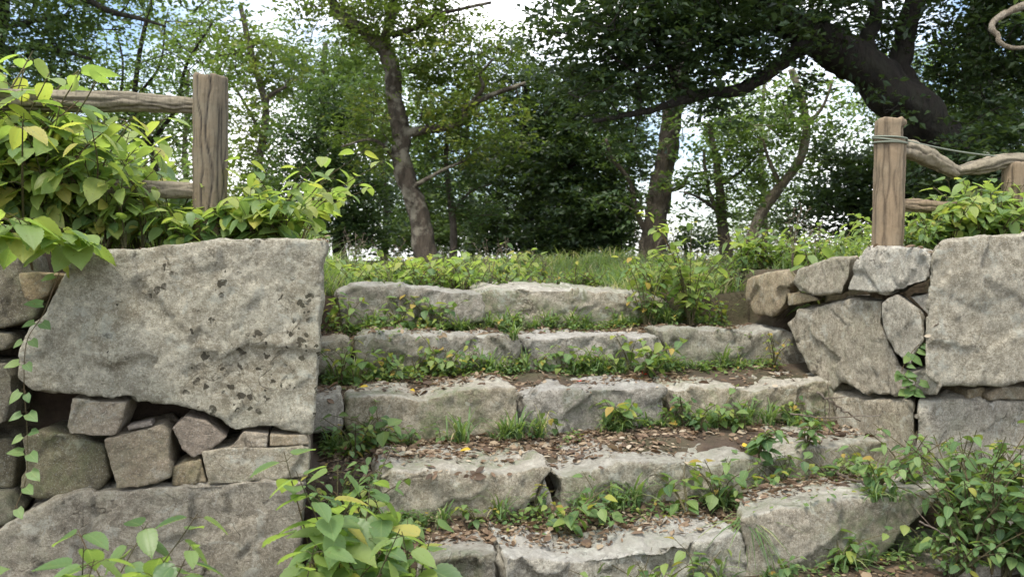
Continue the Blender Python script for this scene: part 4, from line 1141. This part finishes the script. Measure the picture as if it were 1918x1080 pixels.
pf = protos(4, 'weed', 'weed', M_WEED, 760, height=.2, stems=6, pairs=4, ll=.042, spread=.9, low=.1, rndc=.55, ratio=.6)
field(40, (640, 1460), (5.75, 6.9), pf, (.6, 1.3), 'small bushy weed at the edge of the grass just behind the top step', 'weeds just behind the top step')
stk = []
for i in range(4):                                   # dry seed stalks
    rg_ = np.random.default_rng(900 + i); gs = Geo()
    for s in range(5):
        a = rg_.uniform(0, 6.28); h = rg_.uniform(.25, .42); l = rg_.uniform(.05, .16)
        q = np.array([[0, 0, 0], [math.cos(a) * l * .3, math.sin(a) * l * .3, h * .6], [math.cos(a) * l, math.sin(a) * l, h]])
        pp, r_ = smooth_path(q, [.0022, .0018, .001], 8); v_, f_ = tube(pp, r_, 4, False); gs.add(v_, f_)
        for k in range(9):
            e = pp[-1] - (pp[-1] - pp[-3]) * k / 9 * 1.2; w_ = e + rg_.normal(0, .012, 3) + [0, 0, .008]
            v_, f_ = tube(np.array([e, (e + w_) / 2, w_]), np.array([.0012, .003, .0008]), 4, False); gs.add(v_, f_)
    stk.append(gs.mesh('stalks'))
for i in range(26):
    x, d = random.choice((random.uniform(1380, 1560), random.uniform(640, 1460))), random.uniform(5.7, 7.6)
    q = at(x, 500, d); z = ground(q.x, q.y)
    o = obj('dry_stalks', stk[i % 4], M_TWIG, loc=(q.x, q.y, z)); o.rotation_euler = (0, 0, random.uniform(0, 6.28)); s = random.uniform(.7, 1.2); o.scale = (s, s, s)
    tag(o, 'cluster of dry brown seed stalks standing in the grass above the stair', 'dry grass', 'dry stalks in the grass')

# ------------------------------------------------------------------ trees
LQ = np.array([[0, 0, 0], [.30, .45, .10], [0, 1, -.06], [-.30, .45, .10]])
def tree(name, label, limbs, blobs, leafm, barkm, leaf=.085, per=46, clump=.26, seed=0, group=None, twigs=1.0, rnd0=.5, od=1.0, droop=.2, twr=.013, cat='tree', base=True):
    rg = np.random.default_rng(seed)
    root = None; g = Geo(); nodes = []
    for li, (px, d0, d1, w0, w1) in enumerate(limbs):
        n0 = len(px); pts, rad = [], []
        for k, (x, y) in enumerate(px):
            f = k / max(1, n0 - 1); d = d0 + (d1 - d0) * f
            pts.append(np.array(at(x, y, d))); rad.append((w0 + (w1 - w0) * f) * .5 * d / FPX)
        if li == 0:
            if base:
                gzv = ground(pts[0][0], pts[0][1])
                q = pts[0].copy(); q[2] = gzv - .15
                if pts[0][2] > gzv + .25: pts.insert(0, q); rad.insert(0, rad[0] * 1.25)
                else: pts[0] = q
                rad[0] *= 1.15
                root = np.array([q[0], q[1], gzv])
            else: root = pts[0].copy()
        n = max(10, (len(pts) - 1) * (12 if w0 > 30 else 7))
        p, r = smooth_path(pts, rad, n)
        sides = 48 if w0 > 30 else (10 if w0 > 9 else 6)
        q = p.copy(); wob = np.stack([fbm(q * 1.7 + li, 2, seed + 3), fbm(q * 1.7 + li + 9, 2, seed + 4), fbm(q * 1.7 + li + 5, 2, seed + 5)], -1)
        p = p + wob * r[:, None] * .28 * np.minimum(1, np.arange(n) / 3.0)[:, None]
        an = np.linspace(0, 2 * math.pi, sides, endpoint=False)
        A, I = np.meshgrid(an, np.arange(n))
        nz = fbm(np.stack([np.cos(A).ravel() * 1.3 + seed, np.sin(A).ravel() * 1.3, I.ravel() * .35], -1), 3, seed).reshape(A.shape)
        if w0 > 30: nz = nz - .35 * np.abs(fbm(np.stack([np.cos(A).ravel() * 4 + seed, np.sin(A).ravel() * 4, I.ravel() * .16], -1), 2, seed + 7).reshape(A.shape))
        v, f = tube(p, r[:, None] * (1 + .16 * nz), sides)
        g.add(v - root, f)
        nodes += [p[k] for k in range(n // 3 if li == 0 else n // 4, n)]
    nodes = np.array(nodes)
    cl, ext = [], []
    for (cx, cy, rx, ry, d, rd, dens) in blobs:
        c = np.array(at(cx, cy, d)); s = np.array([rx * d / FPX, rd, ry * d / FPX])
        area = math.pi * s[0] * s[2]
        n = max(3, int(2.7 * dens * od * area / (per * .30 * leaf * leaf)))
        q = rg.normal(0, 1, (n, 3)); q /= np.linalg.norm(q, axis=1)[:, None]; q *= rg.random(n)[:, None] ** (1 / 2.4)
        cl.append(c + q * s)
    gl = Geo()
    if cl:
        cl = np.concatenate(cl)
        cl = cl[cl[:, 2] > 1.75]
        L = len(cl)
        dist = np.min(np.linalg.norm(cl[:, None] - nodes[None, ::3], axis=2), axis=1) if L * len(nodes) < 4e6 else np.linalg.norm(cl - nodes.mean(0), axis=1)
        order = np.argsort(dist)
        if twigs > 0:
            net = np.zeros((len(nodes) + L, 3)); net[:len(nodes)] = nodes; m = len(nodes)
            for i in order:
                if rg.random() > twigs: continue
                dd = np.linalg.norm(net[:m] - cl[i], axis=1) + .0
                j = int(np.argmin(dd)); D = dd[j]
                if D > 2.2 and m > len(nodes) + 4: pass
                a, b = net[j], cl[i]
                mid = (a + b) / 2 + rg.normal(0, .10, 3) * D + np.array([0, 0, -.06 * D])
                p, r = smooth_path([a, mid, b], [twr * (1 if j < len(nodes) else .62), twr * .6, twr * .3], 6)
                v, f = tube(p - root, r, 4, False); g.add(v, f)
                net[m] = b; m += 1
        cr = np.clip(rg.normal(rnd0, .22, L), 0, 1)
        # each clump is a handful of leafy sprays, their leaves set alternately along a twig
        ns = 6; lps = max(4, int(per / ns))
        sp_c = np.repeat(np.arange(L), ns); S_ = len(sp_c)
        az = rg.uniform(0, 6.283, S_)
        sd = np.stack([np.cos(az), np.sin(az), rg.normal(-droop * .6, .28, S_)], -1); sd /= np.linalg.norm(sd, axis=1)[:, None]
        so = cl[sp_c] + rg.normal(0, 1, (S_, 3)) * np.array([clump * .55, clump * .55, clump * .45]) - sd * clump * .4
        sl = clump * rg.uniform(.9, 1.9, S_)
        sn = np.stack([rg.normal(0, .45, S_), rg.normal(0, .45, S_), np.ones(S_)], -1)
        idx = np.repeat(np.arange(S_), lps); M = len(idx)
        t_ = np.tile((np.arange(lps) + .5) / lps, S_) + rg.normal(0, .05, M)
        side = np.tile(np.where(np.arange(lps) % 2 == 0, 1.0, -1.0), S_)
        lat = np.cross(sd, sn); lat /= np.linalg.norm(lat, axis=1)[:, None] + 1e-9
        pos = so[idx] + sd[idx] * (sl[idx] * t_)[:, None] + rg.normal(0, .012, (M, 3))
        d = sd[idx] * .6 + lat[idx] * (side * rg.uniform(.5, 1.1, M))[:, None] + rg.normal(0, .22, (M, 3))
        up = sn[idx] + rg.normal(0, .38, (M, 3))
        R = frames(d, up); le = leaf * 1.15 * rg.uniform(.55, 1.35, M)
        cr = cr[sp_c] + rg.normal(0, .12, S_)
        vv = np.einsum('lij,lnj->lni', R, LQ[None] * le[:, None, None]) + pos[:, None, :] - root
        f = np.arange(M * 4).reshape(-1, 4)
        gl.add(vv.reshape(-1, 3), [f], rnd=np.repeat(np.clip(cr[idx] + rg.normal(0, .16, M), 0, 1), 4))
    t = thing(name, label, cat, loc=root, group=group)
    obj('trunk', g.mesh('trunk'), barkm, t)
    if gl.n: obj('crown', gl.mesh('crown', smooth=False), leafm, t)
    return t

# the mottled tree left of centre
tree('tree', 'mottled forked tree with a twisting bare side branch, left of centre beyond the stair',
     [([(806, 478), (790, 410), (768, 350), (752, 280), (746, 210), (736, 140), (722, 95), (714, 72)], 13, 13, 41, 25),
      ([(722, 98), (690, 62), (650, 40), (622, 5), (600, -60), (560, -150)], 13, 12.6, 25, 16),
      ([(718, 85), (735, 30), (738, -20), (760, -100)], 13, 13.3, 20, 12),
      ([(735, 66), (780, 50), (805, 30), (840, 22), (920, 5)], 13, 12.5, 13, 5),
      ([(752, 252), (790, 243), (830, 238), (868, 228), (874, 200), (897, 190), (940, 172), (985, 156)], 13, 12.4, 18, 7),
      ([(876, 200), (905, 165), (900, 140), (925, 110)], 12.6, 12.4, 8, 4),
      ([(757, 358), (790, 340), (830, 318), (865, 304)], 13, 12.5, 10, 4),
      ([(760, 340), (730, 285), (695, 262), (640, 275)], 13, 12.5, 9, 4)],
     [(640, 40, 120, 70, 12.8, 1.0, .8), (760, 30, 120, 70, 13, 1.0, .8), (850, 90, 130, 80, 13, 1.0, .9), (700, -140, 320, 130, 13, 2, .9),
      (820, 190, 120, 80, 13.2, .8, .7), (900, 250, 110, 70, 12.8, .7, .7), (690, 240, 70, 90, 13.2, .8, .8)],
     M_LIGHT, B_MAIN, leaf=.075, seed=11, rnd0=.35)
# the dark camphor on the right
tree('tree', 'huge dark evergreen tree on the right with a thick trunk leaning up to the left',
     [([(1900, 470), (1850, 360), (1780, 265), (1700, 190), (1610, 125), (1530, 80), (1455, 25), (1380, -50), (1300, -130)], 10.2, 9.4, 108, 46),
      ([(1715, 200), (1690, 140), (1700, 70), (1720, 0), (1740, -90)], 10, 10, 46, 32),
      ([(1640, 140), (1625, 80), (1640, 20), (1620, -60)], 9.8, 9.8, 34, 22),
      ([(1530, 85), (1490, 100), (1435, 140), (1385, 165), (1330, 172), (1280, 186), (1225, 204), (1180, 214), (1110, 228)], 9.6, 9.0, 32, 8),
      ([(1195, 210), (1197, 170), (1180, 130), (1150, 110)], 9.1, 9.0, 11, 5),
      ([(1300, 182), (1260, 140), (1240, 90), (1200, 60)], 9.2, 9.0, 13, 6),
      ([(1455, 30), (1400, 60), (1340, 75), (1280, 60), (1200, 55)], 9.5, 9.0, 30, 8)],
     [(1110, 60, 130, 90, 9.2, 1.0, 1.5), (1250, 50, 170, 80, 9.2, 1.1, 1.7), (1400, 50, 170, 80, 9.4, 1.1, 1.6), (1120, 170, 110, 55, 9.2, .8, 1.1), (1260, 130, 150, 55, 9.2, .8, 1.0),
      (1560, 10, 120, 60, 9.8, 1, 1.2), (1740, 60, 120, 110, 10.3, 1, .9), (1860, 120, 110, 120, 10.2, 1, 1.3), (1930, 40, 120, 120, 10, 1, 1.2), (1350, 215, 100, 28, 9.3, .6, .5),
      (1250, -160, 380, 130, 9, 2.2, 1.5), (1650, -160, 380, 130, 10, 2.2, 1.5), (2000, -120, 220, 160, 10, 2, 1.3), (1500, 170, 60, 40, 9.8, .5, .5),
      (1885, 245, 80, 60, 9.2, .4, .8), (1660, 200, 90, 40, 9.1, .3, .25), (1800, 320, 90, 60, 9.2, .4, 1.6), (1900, 350, 110, 70, 9.2, .5, 1.5), (1180, 240, 90, 30, 9.1, .6, .6)],
     M_DARK, B_DARK, leaf=.078, seed=12, od=1.0)
# straight dark trunk right of centre
tree('tree', 'tall straight brown trunk right of centre, seen between the bright gaps',
     [([(1222, 492), (1228, 420), (1236, 350), (1249, 280), (1260, 210), (1278, 110), (1290, -30)], 15, 15, 50, 28),
      ([(1240, 360), (1275, 350), (1290, 330), (1330, 320)], 15, 14.6, 10, 4),
      ([(1225, 470), (1195, 400), (1180, 340), (1150, 300), (1135, 260)], 15, 14.5, 12, 6)],
     [(1230, 180, 120, 50, 15, 1, .8), (1180, 270, 70, 50, 15, .8, 1.0), (1160, 380, 60, 70, 15, .8, .6), (1300, -50, 200, 100, 15, 1.5, 1.2)],
     M_EVER, B_MID, leaf=.085, seed=13)
# curved pale stem and its partner
tree('tree', 'slender pale curving trunk left of the huge leaning tree',
     [([(1398, 475), (1420, 415), (1455, 360), (1487, 318), (1504, 280), (1510, 225), (1497, 170), (1482, 130)], 14, 14, 22, 12),
      ([(1462, 352), (1440, 300), (1430, 262)], 14, 13.8, 10, 4), ([(1506, 240), (1540, 200), (1560, 150)], 14, 13.8, 9, 5)],
     [(1480, 200, 90, 70, 14, .9, .7), (1420, 250, 90, 55, 14, .8, .65), (1540, 260, 60, 80, 14.2, .7, .6)], M_MID, B_PALE, leaf=.08, seed=14, rnd0=.6)
tree('tree', 'thin brown tree with wispy layered leaves left of the curving pale trunk',
     [([(1362, 480), (1352, 420), (1346, 350), (1340, 290), (1325, 230)], 14.5, 14.5, 24, 9),
      ([(1350, 400), (1310, 370), (1280, 360)], 14.5, 14, 8, 3), ([(1347, 350), (1390, 320), (1420, 290)], 14.5, 14.2, 8, 3), ([(1365, 470), (1345, 400), (1325, 350), (1318, 280)], 14.5, 14.3, 12, 5)],
     [(1330, 250, 100, 50, 14.5, .9, .9), (1390, 330, 110, 45, 14.4, .8, .75), (1300, 345, 60, 40, 14.5, .7, .9), (1410, 395, 90, 35, 14.5, .6, .55), (1310, 410, 70, 25, 14.5, .6, .55)], M_MID, B_MID, leaf=.08, seed=15, rnd0=.55)
tree('bush', 'low dark bush beyond the grass in the bright gap right of centre', [([(1285, 486), (1285, 465), (1280, 450)], 15.5, 15.5, 10, 5)],
     [(1285, 455, 60, 26, 15.5, .6, 2.0)], M_EVER, B_DARK, leaf=.08, seed=16, cat='bush')
# evergreens in the middle
for i, (lab, limbs, blobs) in enumerate((
        ('dense dark evergreen in the very centre, its trunk lost in shade',
         [([(1068, 502), (1066, 430), (1068, 350), (1072, 240), (1075, 120)], 16, 16, 34, 18)],
         [(1060, 300, 90, 110, 16, 1.1, 1.7), (1090, 400, 90, 70, 15.7, 1.0, 2.0), (1060, 455, 100, 50, 15.8, .9, 2.8), (960, 465, 80, 30, 16.2, .8, 2.2), (1060, 180, 80, 90, 16, 1, 1.0)]),
        ('dark evergreen just left of the very centre, with small sky holes near its foot',
         [([(988, 500), (990, 440), (994, 360), (990, 260), (985, 150)], 17, 17, 26, 14)],
         [(960, 320, 90, 100, 17, 1.2, 1.5), (940, 425, 80, 50, 16.7, .9, 1.4), (1000, 220, 90, 90, 17, 1.1, 1.2), (960, 140, 80, 70, 17, 1, .9)]),
        ('dark evergreen right of the very centre, close behind the straight brown trunk',
         [([(1150, 500), (1150, 430), (1146, 340), (1150, 240)], 16.5, 16.5, 26, 14)],
         [(1145, 330, 75, 90, 16.5, 1.1, 1.6), (1150, 430, 60, 60, 16.2, .9, 1.9), (1150, 220, 80, 60, 16.5, 1, 1.2)]))):
    tree('evergreen_tree', lab, limbs, blobs, M_DARK, B_DARK, leaf=.09, seed=20 + i)
tree('tree', 'thin young tree just right of the mottled forked trunk',
     [([(850, 480), (848, 420), (842, 370), (836, 300), (840, 230)], 14, 14, 14, 8), ([(845, 400), (880, 360), (920, 345)], 14, 13.8, 6, 3)],
     [(850, 330, 70, 60, 14, .9, .9), (890, 400, 60, 40, 14.2, .8, .8), (830, 250, 60, 50, 14, .8, .6)], M_EVER, B_MID, leaf=.08, seed=24)
tree('evergreen_tree', 'bushy evergreen filling the space left of the mottled forked trunk',
     [([(640, 500), (635, 400), (630, 300), (640, 200)], 16, 16, 26, 12), ([(632, 330), (590, 280), (540, 250)], 16, 15.6, 10, 4)],
     [(600, 270, 110, 80, 16, 1.2, 1.5), (560, 350, 90, 55, 15.8, 1.1, 1.6), (660, 360, 80, 80, 15.9, 1.1, 1.7), (680, 440, 80, 50, 16, .9, 1.8), (540, 420, 100, 50, 16, 1, 1.8), (640, 190, 80, 60, 16, 1, 1.1)], M_EVER, B_DARK, leaf=.085, seed=25, rnd0=.55)
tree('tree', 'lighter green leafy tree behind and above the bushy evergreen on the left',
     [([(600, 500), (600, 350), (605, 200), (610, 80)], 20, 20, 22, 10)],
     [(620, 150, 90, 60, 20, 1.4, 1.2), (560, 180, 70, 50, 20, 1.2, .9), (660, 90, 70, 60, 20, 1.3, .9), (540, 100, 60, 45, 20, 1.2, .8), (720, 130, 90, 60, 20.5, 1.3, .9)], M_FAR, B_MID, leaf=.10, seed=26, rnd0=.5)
tree('tree', 'tall yellowish tree with airy leaves right of the left fence post',
     [([(470, 480), (480, 330), (497, 210), (470, 100), (450, 10)], 18, 18, 18, 9), ([(497, 215), (505, 180), (535, 162)], 18, 17.8, 10, 6), ([(490, 250), (450, 180), (420, 140)], 18, 17.6, 7, 3)],
     [(470, 210, 70, 50, 18, 1.2, .9), (450, 110, 90, 60, 18, 1.2, .85), (390, 60, 110, 55, 18, 1.2, .8), (480, 300, 60, 60, 18, 1.1, 1.3), (470, 370, 70, 40, 18, 1, 1.4), (480, -80, 200, 60, 18, 1.5, .7), (510, 140, 60, 35, 18, 1, .6)], M_LIGHT, B_MID, leaf=.09, seed=27, rnd0=.45, twr=.016)
tree('tree', 'twiggy tree with sparse leaves and many dark thin branches behind the left fence rail',
     [([(300, 420), (290, 300), (255, 200), (262, 100), (290, -20)], 12, 12, 14, 6), ([(280, 270), (330, 200), (350, 120), (400, 40)], 12, 11.7, 8, 4), ([(262, 230), (210, 180), (170, 110), (150, 30)], 12, 11.8, 8, 4),
      ([(258, 180), (300, 120), (310, 40)], 12, 12.2, 6, 3), ([(225, 190), (230, 120), (215, 50)], 12, 12.2, 5, 3)],
     [(300, 110, 150, 100, 12, 1.1, .34), (200, 130, 100, 90, 12, 1, .34), (330, 230, 90, 60, 12, .9, .4), (390, 150, 70, 80, 12, .9, .35), (220, 250, 90, 50, 12, .9, .6)], M_MID, B_DARK, leaf=.065, per=22, clump=.2, seed=28, twigs=1, twr=.012)
tree('evergreen_tree', 'dark needle-leaved evergreen filling the top left corner of the picture',
     [([(-60, 520), (-40, 300), (-20, 100), (0, -100)], 10.5, 10.5, 60, 36), ([(-25, 120), (40, 90), (110, 95), (170, 110)], 10.5, 10.2, 16, 5), ([(-10, -20), (100, -25), (200, 20), (260, 35), (310, 50)], 10.4, 9.8, 18, 4), ([(-20, 60), (60, 40), (130, 30)], 10.5, 10.2, 14, 5), ([(-30, 190), (40, 175), (100, 200)], 10.5, 10.2, 12, 4)],
     [(40, 70, 130, 60, 10.4, .9, 1.3), (60, 150, 110, 50, 10.3, .8, .9), (170, 20, 110, 40, 10.2, .8, .8), (30, 230, 90, 40, 10.4, .7, .8), (40, -60, 260, 60, 10.3, 1.2, 1.2), (300, -20, 120, 35, 10, .8, .5), (120, 310, 110, 60, 11, .8, 1.0)], M_EVER, B_DARK, leaf=.07, seed=29)
# dark masses on the right
tree('evergreen_tree', 'dark dense evergreen low behind the chipped tan post',
     [([(1600, 490), (1600, 400), (1590, 320)], 12.5, 12.5, 22, 12)],
     [(1600, 340, 100, 60, 12.5, 1, 1.8), (1570, 400, 110, 50, 12.4, 1, 1.9), (1680, 350, 110, 70, 12.5, 1, 2.0), (1560, 290, 50, 40, 12.5, .7, .9)], M_DARK, B_DARK, leaf=.08, seed=30)
tree('evergreen_tree', 'dark layered evergreen behind the right fence, filling the right picture edge',
     [([(1840, 480), (1838, 350), (1830, 200), (1838, 60), (1850, -60)], 13, 13, 64, 44), ([(1836, 260), (1780, 240), (1740, 250)], 13, 12.4, 12, 5), ([(1835, 180), (1890, 120), (1930, 60)], 13, 12.6, 24, 10)],
     [(1790, 270, 110, 60, 12.6, 1, 1.8), (1880, 240, 100, 70, 12.6, 1, 1.8), (1940, 330, 100, 80, 12.6, 1, 1.8), (1790, 360, 110, 60, 12.8, 1, 1.8), (1780, 170, 60, 50, 13, 1, .6), (1870, 170, 80, 60, 13, .9, 1.2)], M_DARK, B_DARK, leaf=.085, seed=31)
tree('tree', 'dead pale branch curling down from a tree at the top right picture edge',
     [([(2120, 500), (2110, 250), (2060, 60), (2010, -80)], 7.5, 7.5, 60, 40), ([(2040, 5), (1960, 2), (1910, 12), (1880, 28)], 7.5, 7.3, 24, 11), ([(1884, 24), (1862, 38), (1857, 52), (1868, 66), (1872, 78), (1890, 88), (1912, 90), (1960, 84)], 7.3, 7.2, 13, 6)],
     [(2080, -40, 140, 80, 7.5, .8, .8)], M_EVER, B_PALE, leaf=.07, seed=32)
# farther trees closing the view
far = [(60, 300, 26), (200, 340, 27), (350, 330, 25), (720, 330, 24), (800, 380, 26), (880, 300, 24), (1010, 380, 25), (1090, 330, 26), (1430, 330, 27), (1700, 280, 26), (1850, 250, 24)]
fl = ['far tree behind the dark top left evergreen', 'far tree seen under the left fence rail', 'far tree directly behind the cracked post', 'far tree behind the mottled forked trunk',
      'far tree between the mottled trunk and the thin young tree', 'far tree behind the twisting bare side branch', 'far tree left of the central dark evergreen', 'far tree right behind the central dark evergreen',
      'far airy tree in the bright gap behind the curving pale trunk', 'far tree behind the leaning trunk of the huge dark tree', 'far tree behind the right fence']
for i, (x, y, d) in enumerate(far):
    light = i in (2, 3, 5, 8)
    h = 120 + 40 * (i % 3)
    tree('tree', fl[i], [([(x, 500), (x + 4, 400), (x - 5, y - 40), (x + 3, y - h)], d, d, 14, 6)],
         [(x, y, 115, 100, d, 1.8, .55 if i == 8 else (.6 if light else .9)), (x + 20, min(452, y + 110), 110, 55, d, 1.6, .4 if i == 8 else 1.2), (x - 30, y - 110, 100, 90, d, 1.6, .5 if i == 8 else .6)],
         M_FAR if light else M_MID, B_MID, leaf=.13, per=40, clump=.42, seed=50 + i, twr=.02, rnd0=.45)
